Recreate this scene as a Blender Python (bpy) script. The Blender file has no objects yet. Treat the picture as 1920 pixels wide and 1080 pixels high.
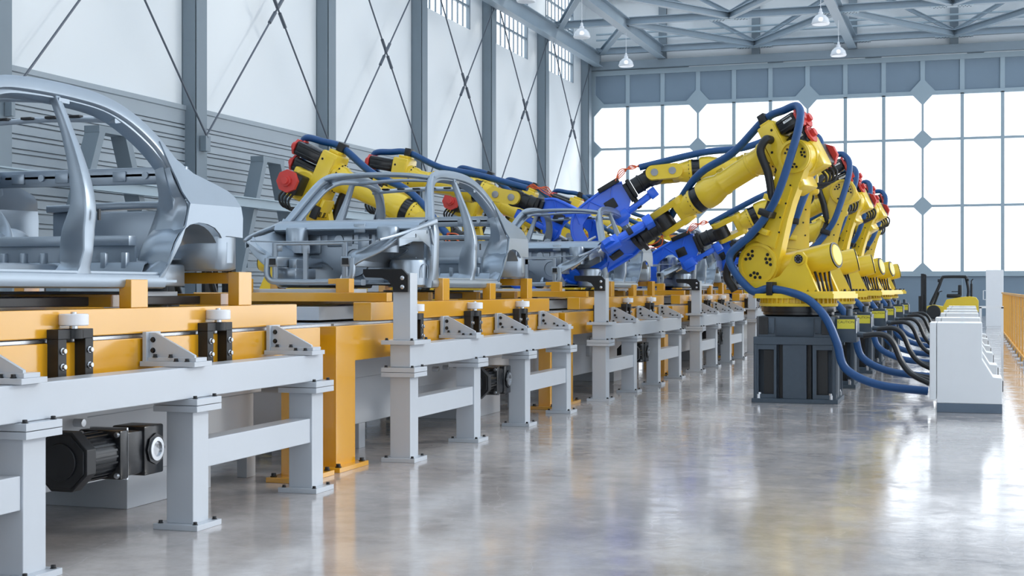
import bpy, bmesh, math, random
from mathutils import Vector, Matrix, geometry
R = math.radians
random.seed(7)
scene = bpy.context.scene
COL = scene.collection
V = Vector
# ------------------------------------------------------------------ materials
MT = {}
def mat(name, col, rough=.4, metal=0., coat=0., noise=0., nscale=8., emit=0., bump=0., ecol=None, rvar=0.):
    m = bpy.data.materials.new(name); m.use_nodes = True
    nt = m.node_tree; b = nt.nodes['Principled BSDF']
    b.inputs['Base Color'].default_value = (*col, 1)
    b.inputs['Roughness'].default_value = rough
    b.inputs['Metallic'].default_value = metal
    b.inputs['Coat Weight'].default_value = coat
    b.inputs['Coat Roughness'].default_value = .12
    if coat > .7: b.inputs['Coat IOR'].default_value = 2.0
    tc = nt.nodes.new('ShaderNodeTexCoord')
    if noise or bump or rvar:
        n = nt.nodes.new('ShaderNodeTexNoise'); n.inputs['Scale'].default_value = nscale
        n.inputs['Detail'].default_value = 5
        nt.links.new(tc.outputs['Object'], n.inputs['Vector'])
    if noise:
        mx = nt.nodes.new('ShaderNodeMix'); mx.data_type = 'RGBA'
        mx.inputs[6].default_value = (*[c*(1-noise) for c in col], 1)
        mx.inputs[7].default_value = (*[min(1, c*(1+noise)) for c in col], 1)
        nt.links.new(n.outputs['Fac'], mx.inputs[0]); nt.links.new(mx.outputs[2], b.inputs['Base Color'])
    if rvar:
        mr = nt.nodes.new('ShaderNodeMapRange'); mr.inputs[3].default_value = rough-rvar; mr.inputs[4].default_value = rough+rvar
        nt.links.new(n.outputs['Fac'], mr.inputs[0]); nt.links.new(mr.outputs[0], b.inputs['Roughness'])
    if bump:
        bp = nt.nodes.new('ShaderNodeBump'); bp.inputs['Strength'].default_value = bump; bp.inputs['Distance'].default_value = .01
        nt.links.new(n.outputs['Fac'], bp.inputs['Height']); nt.links.new(bp.outputs[0], b.inputs['Normal'])
    if emit:
        b.inputs['Emission Color'].default_value = (*(ecol or col), 1); b.inputs['Emission Strength'].default_value = emit
    MT[name] = m
    return m
mat('robot_yellow', (.80,.56,.03), .32, 0, .3, noise=.05, nscale=3)
mat('line_yellow', (.76,.36,.010), .26, 0, .8, noise=.03, nscale=2)
mat('frame_white', (.52,.555,.60), .34, 0, .3, noise=.03, nscale=3)
mat('cabinet_white', (.78,.80,.82), .35, 0, .4, noise=.02)
mat('plinth_grey', (.11,.15,.20), .5, noise=.05)
mat('dull_steel', (.30,.31,.33), .38, .7, noise=.1)
mat('slate', (.052,.074,.10), .45, 0, 0, noise=.12, nscale=25, bump=.1)
mat('black', (.006,.007,.009), .42, noise=.15, nscale=12)
mat('black_gloss', (.005,.006,.008), .25, noise=.1)
mat('steel', (.62,.64,.67), .25, .9, noise=.05)
mat('body_steel', (.34,.395,.455), .33, .72, 0, noise=.06, nscale=4, rvar=.06)
mat('red', (.62,.05,.04), .42, 0, .1, noise=.08)
mat('gun_blue', (.012,.13,.80), .35, 0, .4, noise=.06, nscale=3)
mat('hose_blue', (.006,.065,.21), .4, noise=.12, nscale=14, bump=.2)
mat('wire_orange', (.80,.13,.03), .5, noise=.1)
mat('label_yellow', (.78,.68,.06), .6, noise=.03)
mat('label_white', (.85,.85,.85), .6, noise=.02)
mat('roller_white', (.82,.82,.84), .45, noise=.02)
mat('struct_grey', (.20,.25,.29), .5, 0, 0, noise=.06, nscale=1.2)
mat('struct_light', (.34,.43,.49), .45, 0, 0, noise=.05, nscale=1.2)
mat('struct_roof', (.27,.34,.40), .42, 0, 0, noise=.05, nscale=1.2)
mat('door_grey', (.20,.27,.34), .5, noise=.06, nscale=.8)
mat('siding_grey', (.33,.385,.43), .45, noise=.05, nscale=.9)
mat('rod_dark', (.10,.12,.15), .45, .3, noise=.1)
mat('panel_white', (.80,.84,.86), .7, noise=.02, nscale=.3)
mat('fence_orange', (.78,.40,.07), .5, noise=.05)
mat('lamp_white', (.85,.87,.9), .3, noise=.02)
mat('deck_black', (.02,.02,.022), .3, noise=.2)
# thin glass
def glass(name, tint=(1,1,1)):
    g = bpy.data.materials.new(name); g.use_nodes = True; nt = g.node_tree
    nt.nodes.clear()
    o = nt.nodes.new('ShaderNodeOutputMaterial'); mx = nt.nodes.new('ShaderNodeMixShader')
    t = nt.nodes.new('ShaderNodeBsdfTransparent'); t.inputs[0].default_value = (*tint, 1)
    gl = nt.nodes.new('ShaderNodeBsdfGlossy'); gl.inputs['Roughness'].default_value = .03
    mx.inputs[0].default_value = .07
    nt.links.new(t.outputs[0], mx.inputs[1]); nt.links.new(gl.outputs[0], mx.inputs[2]); nt.links.new(mx.outputs[0], o.inputs[0])
    MT[name] = g
glass('glass', (.97,.985,1))
def milky():
    g = bpy.data.materials.new('lamp_glass'); g.use_nodes = True; nt = g.node_tree; b = nt.nodes['Principled BSDF']; o = nt.nodes['Material Output']
    b.inputs['Base Color'].default_value = (.86,.9,.94,1); b.inputs['Roughness'].default_value = .25
    t = nt.nodes.new('ShaderNodeBsdfTransparent'); mx = nt.nodes.new('ShaderNodeMixShader'); n = nt.nodes.new('ShaderNodeTexNoise'); n.inputs['Scale'].default_value = 2
    mr = nt.nodes.new('ShaderNodeMapRange'); mr.inputs[3].default_value = .6; mr.inputs[4].default_value = .8
    nt.links.new(n.outputs['Fac'], mr.inputs[0]); nt.links.new(mr.outputs[0], mx.inputs[0]); nt.links.new(t.outputs[0], mx.inputs[1]); nt.links.new(b.outputs[0], mx.inputs[2]); nt.links.new(mx.outputs[0], o.inputs[0]); MT['lamp_glass'] = g
milky()
# floor: polished concrete
def floor_mat():
    m = bpy.data.materials.new('polished_concrete'); m.use_nodes = True; nt = m.node_tree; b = nt.nodes['Principled BSDF']
    tc = nt.nodes.new('ShaderNodeTexCoord')
    def noise(s, d=6, r=.6, vec=None):
        n = nt.nodes.new('ShaderNodeTexNoise'); n.inputs['Scale'].default_value = s; n.inputs['Detail'].default_value = d; n.inputs['Roughness'].default_value = r
        nt.links.new(vec or tc.outputs['Object'], n.inputs['Vector']); return n
    n1 = noise(.55); n2 = noise(5, 8, .7)
    add = nt.nodes.new('ShaderNodeMath'); add.operation = 'MULTIPLY_ADD'; add.inputs[1].default_value = .35
    nt.links.new(n2.outputs['Fac'], add.inputs[0]); 
    sc = nt.nodes.new('ShaderNodeMath'); sc.operation = 'MULTIPLY'; sc.inputs[1].default_value = .65
    nt.links.new(n1.outputs['Fac'], sc.inputs[0]); nt.links.new(sc.outputs[0], add.inputs[2])
    cr = nt.nodes.new('ShaderNodeValToRGB')
    cr.color_ramp.elements[0].position = .42; cr.color_ramp.elements[0].color = (.37,.335,.32,1)
    cr.color_ramp.elements[1].position = .60; cr.color_ramp.elements[1].color = (.56,.51,.48,1)
    nt.links.new(add.outputs[0], cr.inputs[0])
    # fine scratches
    mp = nt.nodes.new('ShaderNodeMapping'); mp.inputs['Scale'].default_value = (1,1,1)
    vo = nt.nodes.new('ShaderNodeTexVoronoi'); vo.feature = 'DISTANCE_TO_EDGE'; vo.inputs['Scale'].default_value = .9
    wn = noise(2.2, 3); vm = nt.nodes.new('ShaderNodeVectorMath'); vm.operation = 'MULTIPLY_ADD'; vm.inputs[1].default_value = (.25,.25,.25)
    nt.links.new(wn.outputs['Color'], vm.inputs[0]); nt.links.new(tc.outputs['Object'], vm.inputs[2]); nt.links.new(vm.outputs[0], vo.inputs['Vector'])
    lt = nt.nodes.new('ShaderNodeMath'); lt.operation = 'LESS_THAN'; lt.inputs[1].default_value = .0035
    nt.links.new(vo.outputs['Distance'], lt.inputs[0])
    ml = nt.nodes.new('ShaderNodeMath'); ml.operation = 'MULTIPLY'; ml.inputs[1].default_value = .25
    nt.links.new(lt.outputs[0], ml.inputs[0])
    mx = nt.nodes.new('ShaderNodeMix'); mx.data_type = 'RGBA'; mx.inputs[7].default_value = (.6,.57,.56,1)
    nt.links.new(ml.outputs[0], mx.inputs[0]); nt.links.new(cr.outputs[0], mx.inputs[6]); nt.links.new(mx.outputs[2], b.inputs['Base Color'])
    mr = nt.nodes.new('ShaderNodeMapRange'); mr.inputs[1].default_value = .44; mr.inputs[2].default_value = .62; mr.inputs[3].default_value = .03; mr.inputs[4].default_value = .20
    n3 = noise(3.2, 8, .7); nt.links.new(n3.outputs['Fac'], mr.inputs[0]); nt.links.new(mr.outputs[0], b.inputs['Roughness'])
    b.inputs['Specular IOR Level'].default_value = .75
    bp = nt.nodes.new('ShaderNodeBump'); bp.inputs['Strength'].default_value = .045; bp.inputs['Distance'].default_value = .02
    n4 = noise(5.5, 8, .7); nt.links.new(n4.outputs['Fac'], bp.inputs['Height']); nt.links.new(bp.outputs[0], b.inputs['Normal'])
    MT['floor'] = m
floor_mat()

# ------------------------------------------------------------------ mesh kit
def smooth_path(pts, n=6):
    pts = [V(p) for p in pts]
    if len(pts) < 3: return pts
    out = []
    P = [pts[0]*2-pts[1]] + pts + [pts[-1]*2-pts[-2]]
    for i in range(1, len(P)-2):
        p0,p1,p2,p3 = P[i-1:i+3]
        for k in range(n):
            t = k/n
            out.append(.5*((2*p1)+(p2-p0)*t+(2*p0-5*p1+4*p2-p3)*t*t+(3*p1-p0-3*p2+p3)*t**3))
    out.append(pts[-1]); return out
class MB:
    def __init__(s, M=None): s.bm = bmesh.new(); s.M = M or Matrix.Identity(4); s.mi = 0
    def v(s, p): return s.bm.verts.new(s.M @ V(p))
    def f(s, vs):
        try:
            f = s.bm.faces.new(vs); f.material_index = s.mi; return f
        except ValueError: return None
    def box(s, x0,x1,y0,y1,z0,z1, bev=0, L=None):
        L = L or Matrix.Identity(4)
        c = [s.v(L@V(p)) for p in ((x0,y0,z0),(x1,y0,z0),(x1,y1,z0),(x0,y1,z0),(x0,y0,z1),(x1,y0,z1),(x1,y1,z1),(x0,y1,z1))]
        fs = [s.f([c[i] for i in q]) for q in ((3,2,1,0),(4,5,6,7),(0,1,5,4),(1,2,6,5),(2,3,7,6),(3,0,4,7))]
        if bev:
            es = list({e for f in fs for e in f.edges})
            r = bmesh.ops.bevel(s.bm, geom=es, offset=bev, segments=2, profile=.5, affect='EDGES')
            for f in r['faces']: f.material_index = s.mi
        return s
    def rings(s, rings, caps=True, closed=False):
        vr = [[s.v(p) for p in r] for r in rings]; n = len(vr[0])
        for i in range(len(vr)-1+(1 if closed else 0)):
            a, b = vr[i], vr[(i+1) % len(vr)]
            for k in range(n): s.f([a[k], a[(k+1)%n], b[(k+1)%n], b[k]])
        if caps and not closed: s.f(vr[0][::-1]); s.f(vr[-1])
        return s
    def lathe(s, p0, d, prof, seg=24):
        p0, d = V(p0), V(d).normalized(); a = d.orthogonal().normalized(); b = d.cross(a)
        return s.rings([[p0+d*t+(a*math.cos(2*math.pi*k/seg)+b*math.sin(2*math.pi*k/seg))*r for k in range(seg)] for t, r in prof])
    def cyl(s, p0, p1, r, seg=16, r2=None):
        d = V(p1)-V(p0); return s.lathe(p0, d, [(0,r),(d.length, r if r2 is None else r2)], seg)
    def ngonx(s, p0, p1, r, n, rot=0, ref=(0,0,1)):   # n-sided prism along p0->p1
        p0, p1 = V(p0), V(p1); d = (p1-p0).normalized(); a = V(ref); a = (a-d*a.dot(d)).normalized(); b = d.cross(a)
        return s.rings([[p+(a*math.cos(2*math.pi*k/n+rot)+b*math.sin(2*math.pi*k/n+rot))*r for k in range(n)] for p in (p0,p1)])
    def tube(s, pts, r, seg=12, sm=6):
        P = smooth_path(pts, sm) if sm else [V(p) for p in pts]
        T = [(P[min(i+1,len(P)-1)]-P[max(i-1,0)]).normalized() for i in range(len(P))]
        a = T[0].orthogonal().normalized(); rg = []
        for i, p in enumerate(P):
            a = (a-T[i]*a.dot(T[i])); a = a.normalized() if a.length > 1e-6 else T[i].orthogonal().normalized(); b = T[i].cross(a)
            rr = r[min(int(i/max(1,sm)), len(r)-1)] if isinstance(r, (list,tuple)) else r
            rg.append([p+(a*math.cos(2*math.pi*k/seg)+b*math.sin(2*math.pi*k/seg))*rr for k in range(seg)])
        return s.rings(rg)
    def sweep(s, pts, w, t, hint, sm=5, n=3, shape=.5):
        """rounded-rectangle bar along pts; hint = direction of thickness t at each point (vector or list); w is the other width"""
        P0 = [V(p) for p in pts]; P = smooth_path(P0, sm) if sm else P0
        m = len(P0)-1
        def at(q, i):
            if not isinstance(q, list): return q
            x = i/(len(P)-1)*m; k = min(int(x), m-1); f = x-k; return q[k]*(1-f)+q[k+1]*f
        rg = []
        for i, p in enumerate(P):
            T = (P[min(i+1,len(P)-1)]-P[max(i-1,0)]).normalized()
            h = at([V(q) for q in hint], i) if isinstance(hint, list) else V(hint)
            h = (h-T*h.dot(T)).normalized(); b = T.cross(h); W, H = at(w,i)/2, at(t,i)/2
            c = min(W,H)*shape; ring = []
            for sx, sy, a0 in ((1,1,0),(-1,1,90),(-1,-1,180),(1,-1,270)):
                for k in range(n):
                    a = R(a0+90*k/(n-1)); ring.append(p+b*(sx*(W-c)+c*math.cos(a))+h*(sy*(H-c)+c*math.sin(a)))
            rg.append(ring)
        return s.rings(rg)
    def plate(s, outer, fn, off, holes=()):
        """outer / holes: 2D loops; fn maps (a,b) to 3D; off = thickness vector (or function)"""
        loops = [list(outer)] + [list(h) for h in holes]
        tri = geometry.tessellate_polygon([[V((a,b,0)) for a,b in l] for l in loops])
        flat = [q for l in loops for q in l]
        of = off if callable(off) else (lambda a,b: V(off))
        A = [s.v(fn(a,b)) for a,b in flat]; B = [s.v(V(fn(a,b))+of(a,b)) for a,b in flat]
        for t in tri: s.f([A[i] for i in t]); s.f([B[i] for i in t][::-1])
        k = 0
        for l in loops:
            n = len(l)
            for i in range(n): s.f([A[k+i], A[k+(i+1)%n], B[k+(i+1)%n], B[k+i]])
            k += n
        return s
    def grid(s, rows, thick=None):
        """lofted sheet through rows of 3D points; thick = offset vector for the back face"""
        vr = [[s.v(p) for p in r] for r in rows]
        for i in range(len(vr)-1):
            for j in range(len(vr[0])-1): s.f([vr[i][j], vr[i][j+1], vr[i+1][j+1], vr[i+1][j]])
        if thick is not None:
            t = V(thick); vb = [[s.v(V(p)+t) for p in r] for r in rows]
            for i in range(len(vr)-1):
                for j in range(len(vr[0])-1): s.f([vb[i][j], vb[i+1][j], vb[i+1][j+1], vb[i][j+1]])
            n, m = len(vr), len(vr[0])
            for j in range(m-1): s.f([vr[0][j], vb[0][j], vb[0][j+1], vr[0][j+1]]); s.f([vr[-1][j], vr[-1][j+1], vb[-1][j+1], vb[-1][j]])
            for i in range(n-1): s.f([vr[i][0], vr[i+1][0], vb[i+1][0], vb[i][0]]); s.f([vr[i][-1], vb[i][-1], vb[i+1][-1], vr[i+1][-1]])
        return s
    def sphere(s, c, r, seg=16):
        c = V(c); return s.lathe(c-V((0,0,r)), (0,0,1), [(r-r*math.cos(math.pi*k/10), max(1e-4, r*math.sin(math.pi*k/10))) for k in range(11)], seg)
    def bolt(s, p, d, r=.012, h=.014):
        p, d = V(p), V(d).normalized(); s.cyl(p, p+d*h*.35, r*1.35, 10); s.cyl(p+d*h*.3, p+d*h*1.3, r, 8); return s
    def build(s, name, mats, parent=None, bev=0, ang=38, sm=True, label=None, off=None):
        if off is not None:
            for v in s.bm.verts: v.co += V(off)
        bmesh.ops.recalc_face_normals(s.bm, faces=s.bm.faces)
        if sm:
            for f in s.bm.faces: f.smooth = True
            for e in s.bm.edges:
                if len(e.link_faces) == 2:
                    if e.calc_face_angle(0) > R(ang): e.smooth = False
                else: e.smooth = False
        me = bpy.data.meshes.new(name); s.bm.to_mesh(me); s.bm.free()
        if isinstance(mats, str): mats = [mats]
        for m in mats: me.materials.append(MT[m])
        o = bpy.data.objects.new(name, me); COL.objects.link(o)
        if parent is not None: o.parent = parent
        if bev:
            b = o.modifiers.new('edge', 'BEVEL'); b.width = bev; b.segments = 2; b.limit_method = 'ANGLE'; b.angle_limit = R(40); b.harden_normals = True
        if label: o['label'] = label
        return o
def tag(o, label, cat, group=None):
    o['label'] = label; o['category'] = cat
    if group: o['group'] = group
    return o
def empty(name, loc=(0,0,0), rz=0):
    o = bpy.data.objects.new(name, None); COL.objects.link(o); o.location = loc; o.rotation_euler = (0,0,rz); o.empty_display_size = .1
    return o
def struct(o): o['kind'] = 'structure'; return o
def copy_tree(o, parent=None):
    c = o.copy(); COL.objects.link(c); c.parent = parent
    for ch in list(o.children): copy_tree(ch, c)
    return c
ORD = ['nearest','second nearest','third nearest','fourth nearest','fifth nearest','sixth nearest','seventh nearest']

# ------------------------------------------------------------------ camera
F = 2645/1920*36; YAW = math.atan2(857, 2645)
cd = bpy.data.cameras.new('camera'); cam = bpy.data.objects.new('camera', cd); COL.objects.link(cam)
cd.lens = F; cd.sensor_width = 36; cam.location = (0,0,1.35); cam.rotation_euler = (R(90),0,YAW); cd.clip_end = 400
cd.shift_y = .5/1920
scene.camera = cam

# ------------------------------------------------------------------ hall
XW, YB, XR, ZT = -19.65, 73.5, 17.0, 17.6
YN = -14
COLS = [33.05+8*k for k in range(-5, 6)]     # far edge Y of each wall column
o = MB().box(XW-.3, XR+.3, YN, YB+.3, -.3, 0).build('floor', 'floor', sm=False); struct(o)
# left wall: ribbed siding to 6.1, panels above, clerestory windows
m = MB(); prof = [(XW+.03,0)]
z = .10; prof = [(XW+.10,0)]
while z < 5.75:
    for q in (z, z+.105): prof += [(XW+.10,q),(XW+.025,q+.003),(XW+.025,q+.033),(XW+.10,q+.036)]
    z += .318
prof += [(XW+.10,6.0),(XW+.14,6.02),(XW+.14,6.14),(XW,6.14)]
mm = m
for a, b in zip(prof[:-1], prof[1:]):
    v = [mm.v((a[0],YN,a[1])), mm.v((b[0],YN,b[1])), mm.v((b[0],YB,b[1])), mm.v((a[0],YB,a[1]))]; mm.f(v)
o = m.build('wall_left_lower', 'siding_grey', sm=False); struct(o)
m = MB(); WZ0, WZ1 = 12.05, 16.7
m.box(XW-.2, XW, YN, YB, 0, WZ0)
m.box(XW-.2, XW, YN, YB, WZ1, ZT)
wins = [(c+.9, c+5.9) for c in COLS[:-1]]
py_ = YN
for a, b in wins:
    m.box(XW-.2, XW, py_, a, WZ0, WZ1); py_ = b
m.box(XW-.2, XW, py_, YB, WZ0, WZ1)
o = m.build('wall_left', 'panel_white', sm=False); struct(o)
for i, (a, b) in enumerate(wins):
    m = MB(); x0, x1 = XW-.12, XW-.02
    m.box(x0,x1+.05,a-.02,a+.08,WZ0,WZ1); m.box(x0,x1+.05,b-.08,b+.02,WZ0,WZ1)
    for zz in (WZ0+.9, WZ0+1.75, WZ0+2.6, WZ0+3.45): m.box(x0,x1,a,b,zz,zz+.09)
    for k in range(1,8): yy = a+(b-a)*k/8; m.box(x0+.02,x1-.02,yy-.03,yy+.03,WZ0,WZ1)
    fr = m.build(f'window_{i+2}', 'struct_grey', sm=False); struct(fr)
    MB().box(XW-.14,XW-.13,a,b,WZ0,WZ1).build('pane', 'glass', fr, sm=False)
# back wall : hangar door with window grid
MX = [-19.2+1.888*k for k in range(-1, 20)]; MX = [x for x in MX if x < XR+.5]
m = MB()
m.box(XW-.2, XR+.3, YB, YB+.25, 0, 2.17)
m.box(XW-.2, XR+.3, YB, YB+.25, 11.05, 13.0)
m.box(XW-.2, -19.3, YB, YB+.25, 2.17, 11.05)
o = m.build('wall_back', 'door_grey', sm=False); struct(o)
m = MB().box(XW-.2, XR+.3, YB+.02, YB+.25, 13.0, ZT)
o = m.build('wall_back_upper', 'panel_white', sm=False); struct(o)
m = MB()
y0, y1 = YB-.12, YB+.12
for i, x in enumerate(MX):
    w = .085 if (i % 3) != 1 else .05
    m.box(x-w, x+w, y0, y1, 2.17, 11.05)
    m.box(x-.11, x+.11, YB-.07, YB+.05, 11.05, 12.9); m.box(x-.02, x+.02, YB-.03, YB+.05, 0, 2.17)
for z in (5.46, 8.79): m.box(-19.3, XR, y0+.02, y1, z-.06, z+.06)
m.box(-19.3, XR, y0-.02, y1, 1.95, 2.2); m.box(-19.3, XR, y0, y1, 11.0, 11.2)
m.box(-19.3, XR, y0+.01, y1, 12.72, 12.98)
s = .5
for i, x in enumerate(MX):
    if i % 3 == 1:
        for z in (5.46, 8.79): m.plate([(x-s,z),(x,z-s),(x+s,z),(x,z+s)], lambda a,b: (a, y0-.005, b), (0,.2,0))
        m.plate([(x-s,2.17),(x+s,2.17),(x,2.17+s)], lambda a,b: (a, y0-.005, b), (0,.2,0))
        m.plate([(x-s-.1,11.2),(x-s,11.03),(x-.04,11.03-s),(x+.04,11.03-s),(x+s,11.03),(x+s+.1,11.2),(x+.1,11.75),(x-.1,11.75)], lambda a,b: (a, y0-.005, b), (0,.1,0))
fr = m.build('window_1', 'struct_light', sm=False); struct(fr)
MB().box(-19.3, XR, YB+.05, YB+.06, 2.17, 11.05).build('pane', 'glass', fr, sm=False)
# beam over the door, thin light strip and posts of the gable
o = MB().box(XW, XR, YB-.45, YB+.05, 13.0, 13.42).build('trim_1', 'struct_grey', sm=False); struct(o)
m = MB()
for k in range(7):
    x = -15.4+4.9*k; m.box(x-.2, x+.2, YB-.25, YB+.05, 13.42, ZT)
m.box(XW, XR, YB-.02, YB+.03, 13.95, 14.05)
o = m.build('trim_2', 'struct_grey', sm=False); struct(o)
m = MB()
for k in range(7):
    x = -14.0+4.9*k; m.box(x, x+4.1, YB-.16, YB-.12, 12.98, 13.02)
o = m.build('trim_3', 'panel_white', sm=False); struct(o)
# right wall: posts and big windows (beyond the frame, the daylight side)
m = MB(); m.box(XR, XR+.3, YN, YB, 0, .05); m.box(XR, XR+.3, YN, -3, .05, 13); m.box(XR, XR+.3, YN, YB, 13.0, ZT)
for c in COLS: m.box(XR, XR+.3, c-.4, c, .05, 13.0)
o = m.build('wall_right', 'panel_white', sm=False); struct(o)
o = MB().box(XR+.1, XR+.11, YN, YB, .05, 13).build('window_20', 'glass', sm=False); struct(o)
m = MB(); m.box(XW-.3, XR+.3, YN-.3, YN, 0, 2.2); m.box(XW-.3, XR+.3, YN-.3, YN, 8.8, ZT)  # unseen near wall; its glazed opening is added to light camera-facing sides
for x in MX[1:]: m.box(x-.15, x+.15, YN-.3, YN, 2.2, 8.8)
o = m.build('wall_front', 'panel_white', sm=False); struct(o)
o = MB().box(XW-.3, XR+.3, YN-.2, YN-.19, 2.2, 8.8).build('window_22', 'glass', sm=False); struct(o)
# unseen ceiling, with skylight strips added to raise the ambient light
m = MB()
sk = []
for k in range(-6, 6):
    a = 33.05+8*k; m.box(XW-.3, XR+.3, max(a-2.5, YN), min(a+2.5, YB+.3), ZT, ZT+.2); sk.append((a+1.6, min(a+6.4, YB)))
for x in (XW-.3, -1.6, XR-.2): m.box(x, x+1.0 if x > XW else x+.8, YN, YB, ZT, ZT+.2)
m.box(XW-.3, XR+.3, YN, -6, ZT, ZT+.2)
o = m.build('ceiling', 'panel_white', sm=False); struct(o)
m = MB().box(XW-.3, XR+.3, YN, YB, ZT+.22, ZT+.23)
o = m.build('window_21', 'glass', sm=False); struct(o)

# steel columns on the left wall
NB = [ 'tenth','ninth','eighth','seventh','sixth','fifth','fourth','third','second','first']
def ibeam(m, p0, p1, w, h, up=(0,0,1), t=.035):
    """I section between points: h along up, w across"""
    p0, p1 = V(p0), V(p1); d = (p1-p0).normalized(); u = V(up); u = (u-d*u.dot(d)).normalized(); s_ = d.cross(u)
    for a, b, c, e in ((-w/2,w/2,h/2-t,h/2),(-w/2,w/2,-h/2,-h/2+t),(-t/2,t/2,-h/2+t,h/2-t)):
        m.rings([[p+s_*x+u*y for x, y in ((a,c),(b,c),(b,e),(a,e))] for p in (p0,p1)])
vis = [c for c in COLS if 24 < c < 74]
for i, c in enumerate(vis):
    m = MB(); m.box(-19.66,-19.62,c-.52,c,0,14.2); m.box(-19.24,-19.20,c-.52,c,0,14.2); m.box(-19.63,-19.22,c-.52,c-.46,0,14.2); m.box(-19.63,-19.22,c-.06,c,0,14.2)
    root = empty('steel_column', (-19.43, c-.26, 0))
    m.build('shaft', 'struct_grey', root, off=(19.43,-c+.26,0), sm=False)
    MB().box(-.32,.32,-.36,.36,0,.05).build('base_plate', 'struct_grey', root)
    nb = len(vis)-i
    names = {7:'leftmost',6:'second from the left',5:'third from the left',4:'fourth from the left',3:'fourth from the right end',2:'second last before the corner',1:'last, in the back left corner'}
    tag(root, f'tall grey steel column against the left wall, {["first","second","third","fourth","fifth","sixth","seventh"][i]} from the left edge of the picture', 'column', 'wall columns')
# crossed tie rods
for i in range(len(vis)-1):
    a, b = vis[i]-.26, vis[i+1]-.26; X = -19.1
    root = empty('cross_brace', (X, (a+b)/2, 9.4))
    def rod(p, q, dx, nm='rod'):
        p, q = V(p), V(q); d = q-p; m = MB(); m.cyl(p+V((dx,0,0)), q+V((dx,0,0)), .028, 8)
        m.build(nm, 'rod_dark', root, off=(-X,-(a+b)/2,-9.4))
    rod((X,a,5.3),(X,b,13.5),0); rod((X,a,13.5),(X,b,5.3),.07)
    for s_ in (1,-1):
        for dx, sy in ((0,1),(.07,-1)):
            d = V((0,(b-a),8.2*sy)).normalized(); c = V((X+dx,(a+b)/2,9.4)) + d*.35*s_
            MB().cyl(c-d*.25, c+d*.25, .055, 8).build('turnbuckle', 'rod_dark', root, off=(-X,-(a+b)/2,-9.4))
    for yy, zz in ((a,5.25),(b,5.25),(a,13.5),(b,13.5)):
        MB().box(X-.085,X+.09,yy-(.0 if yy==a else .12),yy+(.12 if yy==a else .0),zz-.3,zz+.1).build('gusset_plate', 'struct_grey', root, off=(-X,-(a+b)/2,-9.4))
    tag(root, f'crossed thin dark tie rods in the {["first","second","third","fourth","fifth","sixth"][i]} wall bay from the left', 'brace', 'wall bracing')
# rail along the wall on A shaped trestles
m = MB(); ibeam(m, (-18.13,20,3.62), (-18.13,73,3.62), .2, .26, t=.03)
o = m.build('wall_rail', 'struct_light', sm=False); tag(o, 'long pale grey steel rail running along the left wall on trestles', 'rail')
tr = None
for i, yc in enumerate([27.4, 35.0, 43.0, 51.0, 59.0, 67.0]):
    if tr is None:
        tr = empty('trestle', (-18.35, yc, 0))
        m = MB(); m.box(-.28,.11,-.62,.62,4.80,4.95); m.build('top_bar', 'struct_grey', tr, sm=False)
        for s_ in (-1,1):
            m = MB(); m.rings([[V((x,y,z)) for x, y in ((-.28,yy-.11),(.11,yy-.11),(.11,yy+.11),(-.28,yy+.11))] for yy, z in ((s_*.5,4.80),(s_*2.45,0.0))]); m.build('leg', 'struct_grey', tr, sm=False)
        m = MB(); m.box(-.05,.11,-1.5,1.5,1.9,2.05); m.build('tie_bar', 'struct_grey', tr, sm=False); o = tr
    else: o = copy_tree(tr); o.location = (-18.35, yc, 0)
    tag(o, f'grey A-shaped steel trestle by the ribbed left wall, {["first","second","third","fourth","fifth","sixth"][i]} from the left', 'trestle', 'trestles under the wall rail')

# roof steel --------------------------------------------------------
def steel(name, parts, label, cat, mt='struct_roof'):
    root = empty(name, parts[0][1])
    o0 = V(parts[0][1])
    for nm, p, q, w, h in parts:
        m = MB(); ibeam(m, p, q, w, h); m.build(nm, mt, root, off=-o0, sm=False)
    tag(root, label, cat); return root
steel('eave_beam', [('beam', (-18.78,20,13.5), (-18.78,YB-.1,13.5), .4, .72)], 'big pale grey eave beam along the top of the left wall columns', 'beam')
ZB = 13.95
for i, x in enumerate((-15.4,-5.6,4.2)):
    steel('roof_girder', [('beam', (x,20,13.75), (x,YB-.1,13.75), .42, .62)], ['long steel roof girder nearest the left wall, two pendant lamps below it','long steel roof girder in the middle, two pendant lamps below it','long steel roof girder farthest from the left wall'][i], 'beam')
for i, y in enumerate((72.9,65.0,57.0,49.0)):
    P = [('bottom_chord', (-18.9,y,ZB), (XR-.1,y,ZB), .3, .34), ('top_chord', (-18.9,y,16.9), (XR-.1,y,16.9), .3, .3)]
    for x in (-15.4,-10.5,-5.6,-.7,4.2,9.1): P.append(('post', (x,y,ZB), (x,y,16.9), .2,.24))
    for x in (-10.5,-.7,9.1):
        P.append(('diagonal', (x,y,ZB+.1), (x-4.9,y,16.8), .18,.2)); P.append(('diagonal', (x,y,ZB+.1), (x+4.9,y,16.8), .18,.2))
    root = steel('roof_truss', P, ['steel roof truss against the back wall','steel roof truss one bay in front of the back wall','steel roof truss two bays in front of the back wall','steel roof truss three bays in front of the back wall'][i], 'truss')
    for x in (-10.5,-5.6,-.7):   # riveted node plates
        m = MB(); m.box(x-.9,x+.9,y-.22,y+.22,ZB-.21,ZB-.175); m.mi = 1
        for k in range(8):
            for s_ in (-1,1): m.bolt((x+s_*(.25+.075*k), y+(.1 if k%2 else -.1), ZB-.21), (0,0,-1), .02, .02)
        m.build('node_plate', ['struct_light','rod_dark'], root, off=(18.9,-y,-ZB), sm=False)
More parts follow.
